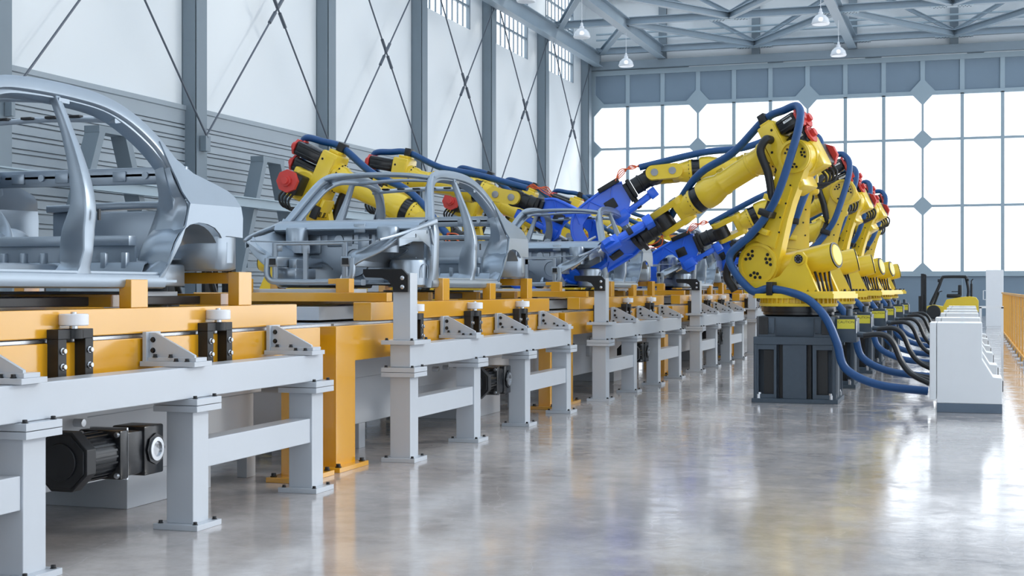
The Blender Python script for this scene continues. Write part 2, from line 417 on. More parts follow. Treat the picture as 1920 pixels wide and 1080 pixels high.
for i, (ya, yb) in enumerate(((65,72.9),(57,65),(49,57))):
    P = []
    for x in (-15.4,-5.6,4.2):
        P.append(('strut', (x,ya+.1,ZB-.05), (x+4.9,yb-.1,ZB-.05), .26,.3)); 
        if x > -15: P.append(('strut', (x,ya+.1,ZB-.05), (x-4.9,yb-.1,ZB-.05), .26,.3))
    P.append(('strut', (-15.4,ya+.1,ZB-.05), (-18.5,yb-.3,ZB-.05), .26,.3))
    steel('wind_bracing', P, ['zigzag horizontal bracing in the roof bay next to the back wall','zigzag horizontal bracing in the second roof bay from the back wall','zigzag horizontal bracing in the third roof bay from the back wall'][i], 'bracing')
m = MB()
for z in (14.55, 14.85): m.cyl((-18.9,YB-.6,z), (XR,YB-.6,z), .05, 8)
o = m.build('roof_pipes', 'struct_light'); tag(o, 'pair of thin pipes running across above the back beam', 'pipe')

# pendant lamps
lp = None
LL = [(-15.4,49.2,'uppermost pendant lamp, cut by the top edge of the picture'),(-15.4,57,'glass pendant lamp in front of the top corner window of the left wall'),(-5.6,57,'glass pendant lamp high up in front of the roof truss, right of centre'),
      (-15.4,65,'glass pendant lamp hanging before the left end of the back beam'),(-5.6,65,'glass pendant lamp hanging right of centre before the back beam')]
for x, y, lb in LL:
    if lp is None:
        lp = empty('pendant_lamp', (x,y,11.9))
        MB().cyl((0,0,.55),(0,0,1.6),.012,6).build('cord','lamp_white',lp)
        MB().lathe((0,0,.3),(0,0,1),[(0,.09),(.08,.1),(.12,.06),(.22,.05),(.26,.02)],16).build('socket','lamp_white',lp)
        m = MB(); prof = [(0,.34),(.06,.35),(.2,.31),(.32,.2),(.38,.09)]
        m.lathe((0,0,-.06),(0,0,1),prof,20); sh = m.build('shade','lamp_glass',lp)
        MB().lathe((0,0,-.09),(0,0,1),[(0,.33),(.05,.36),(.07,.36)],20).build('rim','lamp_white',lp)
        mat('bulb', (1,1,1), .4, emit=2.5, ecol=(1,.98,.95), noise=.01)
        MB().sphere((0,0,.12),.09,12).build('bulb','bulb',lp); o = lp
    else: o = copy_tree(lp); o.location = (x,y,11.9)
    tag(o, lb, 'lamp', 'glass pendant lamps')

# ------------------------------------------------------------------ conveyor line
PER = 6.2; NST = 5
def Y0(k): return 10.17+PER*(k-1)
XC = -5.3
# 1. white support frame (local: origin on floor at x=-4.21,y=start)
def support_frame():
    root = empty('support_stand')
    xa, xb = -.085, .085       # front face at x=+.085 -> X=-4.125
    MB().box(xa,xb,0,4.65,.735,.91).build('beam','frame_white',root,bev=.006)
    for i, y in enumerate((0,1.49,2.98,4.48)):
        leg = MB().box(xa,xb,y,y+.17,.03,.66).build('leg','frame_white',root,bev=.005)
        m = MB(); m.box(xa-.055,xb+.055,y-.05,y+.22,0,.032); m.mi = 1
        for sx in (xa-.025,xb+.025):
            for sy in (y-.02,y+.19): m.bolt((sx,sy,.03),(0,0,1))
        m.build('foot_plate',['frame_white','black'],leg,bev=.003)
        m = MB(); m.box(xa-.055,xb+.055,y-.05,y+.22,.66,.695); m.box(xa-.055,xb+.055,y-.05,y+.22,.698,.734); m.mi = 1
        for sx in (xa-.025,xb+.025):
            for sy in (y-.02,y+.19): m.bolt((sx,sy,.732),(0,0,1))
        m.build('cap_plate',['frame_white','black'],leg,bev=.003)
    for y in (0.17,3.15): MB().box(xa+.02,xb-.012,y,y+(1.32 if y<1 else 1.33),.33,.49).build('cross_rail','frame_white',root,bev=.005)
    for y in (1.42,2.92,4.39):     # triangular brackets
        m = MB(); m.box(-.22,.13,y,y+.19,.912,.94); m.box(-.19,.12,y+.03,y+.15,.94,.962); m.box(-.215,-.19,y+.02,y+.17,.94,1.105)
        m.plate([(-.19,1.10),(-.15,1.10),(.10,.975),(.10,.96),(-.19,.96)], lambda a,b: (a,y+.05,b), (0,.022,0)); m.mi = 1
        for z in (1.06,1.0): m.bolt((-.165,y+.05,z),(0,-1,0),.012,.01)
        for x in (-.14,-.04): m.bolt((x,y+.03+.0,.962),(0,0,1),.011)
        for x in (.0,.07,.105): m.bolt((x,y+.02 if x<.1 else y+.1,.94),(0,0,1),.011)
        m.build('bracket',['frame_white','black'],root,bev=.002)
    for y in (.62,2.10,3.57):      # roller stands
        m = MB(); m.box(-.235,-.165,y,y+.07,.82,1.09); m.box(-.235,-.165,y+.23,y+.30,.82,1.09); m.box(-.235,-.165,y,y+.30,1.0901,1.14)
        m.cyl((-.18,y+.15,1.09),(-.18,y+.15,1.14),.05,20); m.mi = 1
        for yy in (y+.035,y+.265):
            for z in (1.03,.95): m.bolt((-.165,yy,z),(1,0,0),.014,.016)
        m.cyl((-.18,y+.15,1.14),(-.18,y+.15,1.165),.022,12)
        st = m.build('roller_stand',['black','steel'],root,bev=.003)
        m = MB(); m.lathe((-.18,y+.15,1.158),(0,0,1),[(0,.07),(.004,.075),(.056,.075),(.06,.07)],28); m.mi = 1; m.cyl((-.18,y+.15,1.217),(-.18,y+.15,1.228),.016,10)
        m.build('roller',['roller_white','steel'],st)
    # upright post with clamp arm
    m = MB(); m.box(-.14,.14,-.05,.30,.912,.945); m.mi = 1
    for x in (-.1,.11): m.bolt((x,.27,.945),(0,0,1)); m.bolt((x,-.03,.945),(0,0,1))
    m.build('post_plate',['frame_white','black'],root,bev=.003)
    m = MB(); m.box(-.06,.085,.0,.15,.945,1.47); m.plate([(.20,.945),(.30,.945),(.17,1.10),(.15,1.10),(.15,.945)], lambda a,b: (.0,a,b), (.02,0,0))
    po = m.build('post','frame_white',root,bev=.004)
    m = MB(); m.plate([(-.30,1.50),(.03,1.50),(.08,1.45),(.08,1.32),(-.05,1.32),(-.05,1.36),(-.09,1.41),(-.14,1.43),(-.28,1.435),(-.30,1.46)][::-1], lambda a,b: (a,-.035,b), (0,.03,0)); m.mi = 1
    for z in (1.43,1.36): m.lathe((.035,-.035,z),(0,-1,0),[(0,.018),(.008,.018),(.012,.012)],16)
    m.build('clamp_arm',['black','steel'],root,bev=.003)
    return root
# 2. yellow conveyor frame (lower), origin (XC, start)
def conveyor_frame():
    root = empty('conveyor'); L = 5.93
    for s in (1,-1):
        xo = s*.86; xi = s*.72; x0,x1 = min(xo,xi),max(xo,xi)
        sb = MB().box(x0,x1,0,L,.80,1.07).build('side_beam','line_yellow',root,bev=.006)
        MB().box(min(s*.83,s*.74),max(s*.83,s*.74),.02,L+.24,1.072,1.088).build('rail','steel',sb)
        for y in (0,L-.34):
            lg = MB().box(x0,x1,y,y+.34,.03,.81).build('leg','line_yellow',root,bev=.006)
            m = MB(); m.box(x0-.07,x1+.07,y-.09,y+.43,0,.035); m.mi = 1
            for sx in (x0-.035,x1+.035):
                for sy in (y-.04,y+.38): m.bolt((sx,sy,.035),(0,0,1),.018,.02)
            m.build('foot_plate',['line_yellow','black'],lg,bev=.003)
    for y in (.03,L-.05): MB().box(-.72,.72,y,y+.09,.85,1.0).build('cross_beam','line_yellow',root,bev=.004)
    return root
# 3. grey centre bed with drive motor
def motor(par, x, y, z):
    K = Matrix.Translation((x,y,z)) @ Matrix.Scale(.86,4) @ Matrix.Translation((-x,-y,-z))
    m = MB(K); 
    m.ngonx((x,y-.36,z),(x,y-.27,z),.19,8,R(22.5)); m.ngonx((x,y-.37,z),(x,y-.36,z),.17,8,R(22.5)); m.cyl((x,y-.385,z),(x,y-.36,z),.11,28)
    mt = m.build('fan_cover','black',par,bev=.008)
    m = MB(K); m.cyl((x,y-.27,z),(x,y+.02,z),.135,32)
    for k in range(24):
        a = 2*math.pi*k/24; m.box(-.006,.006,-.26,0,.128,.148,L=Matrix.Translation((x,y,z))@Matrix.Rotation(a,4,'Y'))
    m.build('motor_body','black_gloss',mt)
    m = MB(K); m.box(x-.15,x+.15,y+.02,y+.11,z-.15,z+.15,.01); m.box(x-.13,x+.13,y+.125,y+.3,z-.14,z+.13,.01); m.mi = 1
    m.box(x-.13,x+.135,y+.11,y+.125,z-.16,z+.16)
    for a in (-1,1):
        for b in (-1,1): m.bolt((x+a*.125,y+.02,z+b*.125),(0,-1,0),.014,.012)
    m.build('gearbox',['black_gloss','steel'],mt)
    m = MB(K); m.box(x-.10,x+.14,y+.30,y+.52,z-.16,z+.15,.01); m.ngonx((x+.14,y+.41,z),(x+.155,y+.41,z),.1,8); m.mi = 1
    m.lathe((x+.153,y+.41,z),(1,0,0),[(0,.075),(.012,.075),(.013,.05),(.002,.05)],28)
    for a in (-1,1): m.bolt((x+.08,y+.30,z+a*.09),(0,-1,0),.022,.02)
    m.build('output_housing',['black_gloss','steel'],mt)
def conveyor_bed():
    root = empty('conveyor_bed')   # origin at XC, start 
    m = MB(); m.box(-.42,.42,-.5,5.2,.60,1.05); m.box(-.45,.45,-.5,5.2,1.05,1.07)
    m.build('trough','frame_white',root,bev=.006)
    m = MB(); m.box(-.41,.41,-.46,5.1,.21,.60); m.build('lower_casing','frame_white',root,bev=.006)
    for y in (.74,5.0):
        for s in (-1,1): MB().box(s*.41-.08 if s>0 else -.41, .41 if s>0 else -.33, y,y+.13,0,.21).build('leg','frame_white',root,bev=.004)
    m = MB(); m.box(-.41,.41,3.50,4.5,0,.21); m.build('pedestal','frame_white',root,bev=.004)
    m = MB(); m.box(.41,.46,1.95,3.02,.44,.69); m.mi = 1
    for y in (2.33,2.61,2.90): m.cyl((.44,y,.585),(.52,y,.585),.024,14)
    mp = m.build('motor_plate',['frame_white','steel'],root,bev=.003)
    m = MB(); m.box(.0,.3,.2,4.9,1.09,1.2); m.box(-.3,0,.2,4.9,1.09,1.2); m.build('lift_table','frame_white',root,bev=.004)
    return root
# 4. yellow skid carrying the car
def carrier():
    root = empty('car_carrier')   # origin XC,start ; z absolute
    for s in (1,-1):
        x0,x1 = (.70,.855) if s>0 else (-.855,-.70)
        MB().box(x0,x1,0,4.92,1.095,1.24).build('side_rail','line_yellow',root,bev=.006)
        for y,h,arm in ((1.58,1.44,.16),(2.88,1.40,.12),(4.10,1.455,.62)):
            m = MB(); 
            xa,xb = (.775,.855) if s>0 else (-.855,-.775)
            m.box(xa,xb,y,y+.17,1.24,h)
            if arm > .3: 
                m.box(xa-.42 if s>0 else xb-.01, xa+.01 if s>0 else xb+.42,y+.012,y+.158,h-.075,h-.003)
            else: m.box(xa-arm if s>0 else xb-.01, xa+.01 if s>0 else xb+arm,y+.012,y+.158,h-.05,h-.003)
            m.build('support_arm','line_yellow',root,bev=.005)
    for y,a in ((.30,.92),(1.62,.72),(2.92,.72),(4.14,.72)): MB().box(-a+.02,a-.02 if a<.9 else .86,y,y+.11,1.242,1.315).build('cross_beam','line_yellow',root,bev=.004)
    for s in (1,-1):
        m = MB(); x = s*.46; m.box(x-.06,x+.06,.32,.42,1.315,1.43); m.box(x-.13,x-.055,.325,.415,1.385,1.428)
        m.build('support_arm','line_yellow',root,bev=.004)
    m = MB(); m.box(-.55,.55,.9,4.6,1.25,1.30); m.build('tray','deck_black',root,bev=.004)
    m = MB(); m.box(-.5,.42,.43,.9,1.245,1.345); m.build('front_pan','frame_white',root,bev=.004)
    m = MB(); m.box(-.5,.5,3.4,3.95,1.30,1.33); m.build('rear_pan','frame_white',root,bev=.004)
    return root

# 5. car body in white ------------------------------------------------
def hw(z):   # half width of the body side at height z
    if z < 1.55: return .80+(z-1.36)*.21
    if z < 1.86: return .84
    return max(.56, .84-(z-1.86)*.43)
def car():
    root = empty('car_shell'); OFF = (0,0,-1.35)
    def B(m, n, mt='body_steel', par=None, bev=0, **k):
        for v in m.bm.verts: v.co.x *= .93
        return m.build(n, mt, par or root, bev=bev, off=OFF, **k)
    for s in (1,-1):
        S = lambda v, z, dx=0: V((s*(hw(z)-.02+dx), v, z))
        # outer ring: A pillar, roof rail, C pillar
        path = [(1.00,1.93),(1.12,2.06),(1.27,2.22),(1.40,2.33),(1.58,2.395),(1.85,2.42),(2.2,2.425),(2.5,2.405),(2.73,2.34),(2.92,2.22),(3.04,2.07),(3.12,1.93)]
        m = MB(); m.sweep([S(v,z,-.02) for v,z in path], [.06,.06,.062,.065,.075,.085,.09,.09,.095,.10,.12,.16], [.06]*12, [(s,0,.45)]*12, sm=4)
        m.sweep([S(v,z,-.065) for v,z in [(a+(.035 if a<1.6 else (-.03 if a>2.5 else 0)),b-.045) for a,b in path]], .035, .09, (s,0,.3), sm=4)
        ring = B(m, 'roof_rail')
        # hinge pillar
        m = MB(); m.sweep([S(1.02,1.96,-.03),S(.99,1.85,-.03),S(.98,1.65,-.03),S(.99,1.5,-.03),S(1.02,1.40,-.03)], [.10,.13,.14,.15,.24],[.09]*5,(s,0,0), sm=4)
        m.sweep([S(.86,1.87,-.0),S(.95,1.72,.0),S(.99,1.58,.0),S(.995,1.52,.0)],[.02,.02,.03,.035],.02,(s,0,0),sm=4)
        B(m, 'hinge_pillar')
        # sill
        m = MB(); m.sweep([S(.93,1.395,-.035),S(1.9,1.392,-.035),S(2.80,1.39,-.035)], .085, .13, (s,0,0), sm=4, shape=.7)
        m.sweep([S(.98,1.437,-.05),S(1.9,1.435,-.05),S(2.75,1.435,-.05)], .02, .10, (s,0,0), sm=2)
        B(m, 'sill')
        # B pillar
        m = MB(); m.sweep([S(2.06,2.41,-.03),S(2.075,2.2,-.035),S(2.065,1.98,-.045),S(2.05,1.80,-.055),S(2.04,1.65,-.08),S(2.03,1.55,-.085),S(2.02,1.47,-.07),S(2.02,1.415,-.07)],
                [.04,.055,.085,.10,.10,.085,.10,.22],[.05,.06,.09,.12,.17,.18,.15,.15],(s,0,0), sm=4, shape=.4)
        bp = B(m, 'door_pillar')
        m = MB(); c = S(2.06,1.745,.045); m.sweep([c+V((0,0,.03)),c-V((0,0,.03))], .022,.012,(s,0,0),sm=0)
        B(m, 'striker_hole','black',bp)
        # rear door jamb: lofted sheet from outer edge inwards
        outer = [(2.98,2.12),(2.965,2.0),(2.99,1.90),(3.02,1.84),(2.98,1.72),(2.92,1.62),(2.84,1.52),(2.78,1.45),(2.70,1.385)]
        mid =   [(2.97,2.12),(2.94,2.0),(2.965,1.88),(2.99,1.78),(2.96,1.66),(2.90,1.56),(2.80,1.48),(2.70,1.44),(2.58,1.425)]
        inn =   [(2.97,2.12),(2.95,2.0),(2.99,1.88),(3.03,1.76),(3.02,1.65),(2.96,1.55),(2.86,1.48),(2.72,1.45),(2.58,1.43)]
        kk = [.35,.4,.6,.85,1,1,1,1,1]
        r0 = [S(v,z,0) for v,z in outer]; r1 = [S(v,z,-.055) for v,z in outer]
        r1 = [p+V((0,-.012,0)) for p in r1]; r2 = [S(v,z,-.10*k) for (v,z),k in zip(mid,kk)]; r3 = [S(v,z,-.20*k) for (v,z),k in zip(mid,kk)]; r4 = [S(v,z,-.30*k) for (v,z),k in zip(inn,kk)]
        rows = [smooth_path(r,3) for r in (r0,r1,r2,r3,r4)]
        m = MB(); m.grid(rows, (0,.012,0)); B(m, 'door_jamb', ang=70)
        # quarter panel, upper leaning part
        m = MB(); m.plate([(2.93,2.23),(3.05,2.13),(3.2,2.055),(3.4,2.01),(3.56,1.97),(3.62,1.935),(3.66,1.87),(3.03,1.86),(2.985,1.93),(2.975,2.0),(2.95,2.1)],
                          lambda a,b: V((s*(hw(b)+.002),a,b)), (-s*.012,0,0))
        B(m, 'quarter_upper')
        arch = [(3.16+.29*math.cos(t)-.03, 1.47+.275*math.sin(t)) for t in [R(180-a) for a in range(8,140,8)]]
        arch = [(2.79,1.43),(2.82,1.53),(2.87,1.62),(2.94,1.69),(3.03,1.735),(3.13,1.75),(3.23,1.745),(3.32,1.725),(3.38,1.69),(3.405,1.665)]
        out = [(3.03,1.86),(3.66,1.87),(3.675,1.8),(3.67,1.675),(3.46,1.68)] + arch[::-1] + [(2.74,1.38),(2.70,1.385),(2.84,1.52),(2.92,1.62),(2.98,1.72),(3.02,1.84)]
        m = MB(); m.plate(out, lambda a,b: V((s*(hw(b)+.002),a,b)), (-s*.012,0,0)); B(m, 'quarter_lower')
        # rear corner and wheelhouse
        m = MB()
        cor = [[V((s*x,y,z)) for x,y in ((.40,3.37),(.80,3.38),(.835,3.42),(.83,3.58),(.80,3.65),(.60,3.69))] for z in (1.46,1.475,1.6,1.675)]
        for r in cor[0]: pass
        cor[0] = [p+V((-s*.02,.02 if p.y<3.5 else -.05,0)) for p in cor[0]]
        m.grid(cor, None); m.grid([[p for p in cor[0]],[V((s*.6,3.55,1.46))]*6], None)
        m.sweep([V((s*.83,3.52,1.51)),V((s*.832,3.52,1.64))], .08,.008,(s,0,0),sm=0)
        B(m, 'rear_corner', ang=60)
        m = MB(); rr = []
        for a in range(0,150,12):
            cx, cz = 3.12, 1.48; rr.append([V((s*x, cx-.30*math.cos(R(a))*k, cz+.26*math.sin(R(a))*k)) for x,k in ((.825,1.0),(.70,1.0),(.60,.97),(.56,.85),(.56,.1))])
        m.grid(rr, None); B(m, 'wheelhouse', ang=60)
        # front: apron top rail (fender line), shock tower, strut, long member
        m = MB(); m.sweep([V((s*.80,1.00,1.94)),V((s*.79,.8,1.90)),V((s*.775,.5,1.84)),V((s*.735,.25,1.79)),V((s*.67,.06,1.75))],[.07,.045,.03,.028,.025],[.05,.035,.03,.025,.02],(0,0,1),sm=5)
        B(m,'fender_rail')
        m = MB(); m.lathe(V((s*.47,.68,1.66)),(0,0,1),[(0,.10),(.1,.105),(.21,.105),(.225,.098),(.23,.055),(.22,.05)],28)
        B(m,'shock_tower')
        m = MB(); rows = []
        for y, zt, zi, xo in ((.05,1.745,1.60,.64),(.3,1.79,1.58,.71),(.55,1.82,1.57,.75),(.8,1.87,1.57,.765),(.98,1.92,1.57,.77)):
            rows.append([V((s*xo,y,zt)),V((s*(xo-.12),y,zt-.07)),V((s*.46,y,(zt+zi)/2-.02)),V((s*.40,y,zi))])
        m.grid(rows, (0,0,-.012)); B(m,'apron', ang=60)
        m = MB(); m.sweep([V((s*.72,.28,1.77)),V((s*.62,.16,1.69)),V((s*.46,.06,1.61)),V((s*.40,.05,1.57))],[.06,.09,.11,.11],[.03]*4,(0,-1,.3),sm=5); B(m,'diagonal_strut')
        # wheel liner disc at the front wheel
        m = MB(); m.lathe(V((s*.60,.84,1.36)),(0,0,1),[(0,.14),(.02,.16),(.2,.172),(.235,.165),(.25,.14),(.255,.03)],32)
        m.tube([V((s*.77,.78,1.44)),V((s*.77,.78,1.54)),V((s*.765,.84,1.56)),V((s*.77,.9,1.54)),V((s*.77,.9,1.44))],.006,6,3); B(m,'front_wheelhouse')
        m = MB(); m.box(s*.36-.05,s*.36+.05,.02,1.0,1.53,1.615,.008)
        lm = B(m,'long_member')
        B(MB().box(s*.36-.03,s*.36+.03,.012,.02,1.547,1.60),'rail_opening','black',lm)
        # fender cut panel between hinge pillar and wheelhouse
        hl = [[(c+.012*math.cos(R(q)),d+.018*math.sin(R(q))) for q in range(0,360,45)] for c,d in ((.55,1.80),(.80,1.84),(.90,1.88))]
        m = MB(); m.plate([(.25,1.765),(.5,1.84),(.82,1.905),(1.02,1.95),(1.02,1.5),(.97,1.42),(.93,1.60),(.86,1.71),(.7,1.755),(.5,1.75),(.35,1.715),(.25,1.70)][::-1], lambda a,b: V((s*(hw(b)-.03-.10*max(0,.6-a)),a,b)), (-s*.012,0,0), hl)
        m.sweep([S(.86,1.90,.0),S(.94,1.72,.0),S(1.02,1.56,.0)],.035,.02,(s,0,0),sm=3); B(m,'cowl_side')
    # roof headers and bow
    m = MB(); m.sweep([(-.60,1.50,2.36),(-.35,1.42,2.39),(0,1.38,2.40),(.35,1.42,2.39),(.60,1.50,2.36)],.12,.03,(0,.1,1),sm=5); B(m,'front_header')
    m = MB(); m.sweep([(-.60,2.10,2.37),(0,2.08,2.40),(.60,2.10,2.37)],.10,.025,(0,0,1),sm=5); B(m,'roof_bow')
    m = MB(); m.sweep([(-.60,2.66,2.33),(-.3,2.70,2.35),(0,2.72,2.36),(.3,2.70,2.35),(.60,2.66,2.33)],.14,.03,(0,-.2,1),sm=5); 
    m.mi = 1
    for x in (-.45,-.27,-.09,.09,.27,.45): m.box(x-.04,x+.04,2.62,2.66,2.35,2.366,.004)
    B(m,'rear_header',['body_steel','black'])
    # parcel shelf cross member with pressings
    m = MB(); m.box(-.75,.75,3.12,3.15,1.99,2.095,.006); m.box(-.66,.66,3.12,3.3,2.04,2.055)
    for x in (-.55,-.2,.25,.6): m.box(x-.05,x+.05,3.108,3.12,2.01,2.075,.004)
    for x in (-.36,.45): m.cyl((x,3.105,2.045),(x,3.12,2.045),.022,16)
    B(m,'parcel_shelf')
    # floor, tunnel, rear seat pan, rear panel
    m = MB(); m.box(-.76,.76,.98,3.0,1.385,1.40); m.sweep([(0,1.0,1.44),(0,3.0,1.43)],.24,.12,(0,0,1),sm=0); 
    for y in (1.35,1.75,2.2): m.box(-.74,.74,y,y+.10,1.40,1.44,.01)
    for x in (-.55,-.35,.35,.55): m.box(x-.03,x+.03,1.1,2.6,1.40,1.415,.004)
    B(m,'floor_pan')
    m = MB(); m.grid([[(x,2.62,1.40) for x in (-.74,0,.74)],[(x,2.68,1.50) for x in (-.74,0,.74)],[(x,3.05,1.53) for x in (-.55,0,.55)],[(x,3.64,1.55) for x in (-.55,0,.55)]],(0,0,-.012))
    for k in range(9): m.box(-.6+.15*k-.02,-.6+.15*k+.02,2.66,2.70,1.42,1.56,.008)
    m.box(-.60,.60,2.72,2.80,1.60,1.66,.006); m.box(-.6,.6,2.78,2.8,1.50,1.60)
    B(m,'rear_floor')
    m = MB(); m.box(-.70,.70,3.66,3.69,1.46,1.86,.01); m.sweep([(-.72,3.66,1.88),(0,3.72,1.90),(.72,3.66,1.88)],.10,.05,(0,0,1),sm=4); m.box(-.3,.3,3.69,3.70,1.6,1.8,.005)
    m.box(-.60,.60,3.0,3.35,1.36,1.50,.02); B(m,'rear_panel')
    # firewall with pressings
    m = MB(); hole = [(.04+.06*math.cos(R(a)),1.60+.08*math.sin(R(a))) for a in range(0,360,24)]; FY = .88
    m.plate([(-.74,1.85),(.74,1.85),(.74,1.55),(.60,1.44),(.14,1.42),(.10,1.50),(-.10,1.50),(-.14,1.42),(-.60,1.44),(-.74,1.55)], lambda a,b: V((a,FY,b)), (0,.015,0), [hole])
    def pipe2(pts, r=.006): m.tube([V((a,FY-.003,b)) for a,b in pts], r, 6, 3)
    m.box(-.25,.02,FY-.02,FY,1.72,1.83,.01); m.box(.25,.62,FY-.02,FY,1.735,1.83,.01); m.box(-.62,-.32,FY-.015,FY,1.66,1.83,.01); m.box(.08,.20,FY-.035,FY,1.64,1.84,.012)
    m.lathe((.04,FY+.002,1.60),(0,-1,0),[(0,.15),(.02,.145),(.021,.10),(.003,.095)],24); m.lathe((-.12,FY,1.78),(0,-1,0),[(.02,.05),(.03,.045)],20)
    pipe2([(.25,1.70),(.35,1.66),(.5,1.70),(.58,1.69),(.5,1.64),(.36,1.60),(.28,1.62)],.009); pipe2([(-.6,1.62),(-.45,1.56),(-.3,1.58),(-.2,1.52)],.009); pipe2([(.3,1.52),(.5,1.50),(.66,1.54),(.66,1.62)],.009)
    m.box(.40,.52,FY-.012,FY,1.765,1.80,.008); m.mi = 1; m.box(.26,.60,FY-.003,FY+.002,1.725,1.73); m.box(-.60,-.34,FY-.003,FY+.002,1.648,1.654); m.mi = 0
    B(m,'firewall',['body_steel','black'])
    m = MB(); rows = []
    for x in [k/8 for k in range(-6,7)]:
        b = -.08*(1-(x/.75)**2); rows.append([V((x,.90,1.835)),V((x,.80+b,1.84)),V((x,.74+b,1.87)),V((x,.76+b,1.915)),V((x,.90+b*.7,1.955)),V((x,1.12,1.972))])
    m.grid(rows,(0,.01,-.01)); m.box(.12,.24,.67,.82,1.83,1.92,.012); B(m,'cowl',ang=60)
    # radiator support
    m = MB(); m.sweep([(-.42,.04,1.60),(-.42,.03,1.47),(-.38,.03,1.415),(-.28,.03,1.405),(0,.03,1.40),(.28,.03,1.405),(.38,.03,1.415),(.42,.03,1.47),(.42,.04,1.60)],.05,.045,(0,-1,0),sm=5)
    for s in (-1,1): m.sweep([(s*.345,.04,1.41),(s*.345,.04,1.73)],.05,.03,(0,-1,0),sm=0)
    m.sweep([(-.345,.04,1.722),(.345,.04,1.722)],.025,.03,(0,-1,0),sm=0); m.box(-.06,-.02,.03,.055,1.41,1.72)
    m.box(-.34,-.27,.03,.05,1.66,1.72,.01); m.box(-.08,.0,.03,.05,1.64,1.72,.01)
    B(m,'radiator_frame')
    m = MB(); m.sweep([(-.60,.06,1.75),(-.3,.045,1.742),(0,.04,1.74),(.3,.045,1.742),(.60,.06,1.75)],.028,.012,(0,0,1),sm=4); B(m,'lock_rail')
    # engine bay bits seen through the frame
    m = MB(); m.box(-.40,-.2,.15,.55,1.42,1.52,.02); m.box(-.30,-.22,.2,.4,1.50,1.60,.01); m.sweep([(-.4,.3,1.40),(.4,.3,1.40)],.10,.05,(0,0,1),sm=0)
    B(m,'subframe')
    return root

proto = {}
def place(kind, fn, loc, rz=0):
    if kind not in proto: proto[kind] = fn(); o = proto[kind]
    else: o = copy_tree(proto[kind])
    o.location = loc; o.rotation_euler = (0,0,rz); return o
for k in range(NST):
    y = Y0(k)
    n = ORD[k]
    o = place('support', support_frame, (-4.21, y, 0)); tag(o, f'white steel support frame on bolted legs on the aisle side, {n} to the camera', 'frame', 'aisle-side support frames')
    o = place('support', support_frame, (2*XC+4.21, y+4.65, 0), math.pi); tag(o, f'white steel support frame on the far side of the line, behind the cars, {n}', 'frame', 'far-side support frames')
    if k != 99:
        o = place('frame', conveyor_frame, (XC, 9.50+PER*(k-1), 0)); tag(o, f'orange-yellow conveyor frame with bolted feet, {n} to the camera', 'conveyor', 'yellow conveyor frames')
    if k not in proto: pass
    o = place('bed', conveyor_bed, (XC, 10.17+PER*(k-1), 0)); tag(o, f'grey box-shaped conveyor bed low under the car line, {n}', 'conveyor', 'grey conveyor beds')
    if k == 0:
        mroot = empty('drive_motor', (XC,10.17,0)); motor(mroot, .95, 2.40, .475); 
        proto['motor'] = mroot; mo = mroot
    else: mo = copy_tree(proto['motor'])
    mo.location = (XC, y, 0); tag(mo, f'black electric drive motor with gearbox below the white frame, {n}', 'motor', 'drive motors')
    o = place('carrier', carrier, (XC, y-.02, 0)); tag(o, f'orange-yellow skid with upright arms carrying a car shell, {n}', 'skid', 'yellow car skids')
    o = place('car', car, (XC+.06, 10.65+PER*(k-1), 1.35))
    tag(o, ['bare grey car shell at the left edge, rear quarter in view','bare grey car shell with open engine bay in the middle of the picture','third bare grey car shell, a blue welding gun over its roof','fourth bare grey car shell down the line, small, before the big blue gun','farthest bare grey car shell, partly hidden by the nearest yellow robot'][k], 'car', 'unpainted car shells')

# ------------------------------------------------------------------ robots
def pedestal():
    root = empty('robot_pedestal')
    hx, hy, h = .50, .45, .776
    m = MB(); m.box(-hx,hx,-hy,hy,0,.05); m.build('base_plate','slate',root,bev=.004)
    m = MB(); m.box(-hx+.13,hx-.13,-hy+.13,hy-.13,.05,h-.095); m.build('core','black',root)
    m = MB(); m.box(-hx+.02,hx-.02,-hy+.02,hy-.02,h-.09,h); m.box(-hx-.005,-hx+.05,-hy-.005,-hy+.05,h-.12,h-.03); m.build('top_plate','slate',root,bev=.005)
    for rz, a, b in ((0,hx,hy),(180,hx,hy),(90,hy,hx),(270,hy,hx)):
        L = Matrix.Rotation(R(rz),4,'Z'); m = MB(L)
        wc = .137*a/.5; g = .055
        m.box(-wc,wc,-b+.03,-b+.2,.05,h-.09)
        for s in (-1,1):
            x0 = s*(wc+g); x1 = s*(a-.02); xa, xb = min(x0,x1), max(x0,x1)
            hole = [(xa+.06,.10),(xb-.05,.10),(xb-.05,h-.15),(xa+.06,h-.15)]
            m.plate([(xa,.05),(xb,.05),(xb,h-.09),(xa,h-.09)], lambda p,q: (p,-b+.03,q), (0,.03,0), [hole])
            m.box(xa if s>0 else xb-.02, xa+.02 if s>0 else xb, -b+.03,-b+.2,.05,h-.09)
        m.build('side_panel','slate',root,bev=.004)
    m = MB()
    for sx in (-1,1):
        for sy in (-1,1): m.lathe((sx*.425,sy*.375,.05),(0,0,1),[(0,.05),(.05,.05),(.052,.042),(.07,.042)],20)
    m.build('anchor_bolts','steel',root)
    return root
FN = Matrix.Rotation
def disc_holes(m, c, r, s, mi_dark, n=7, rh=.018, ring=True):
    """dark bolt holes on a disc whose face looks along s*y"""
    c = V(c)
    old = m.mi; m.mi = mi_dark
    for g in (0, 120, 240):
        for a, q in ((0,.78),(22,.78),(44,.78),(12,.56),(34,.56)):
            t = R(g+a+20); p = c+V((math.cos(t)*r*q, 0, math.sin(t)*r*q)); m.cyl(p, p+V((0,s*.006,0)), rh, 10)
    m.mi = old
TXT = {}
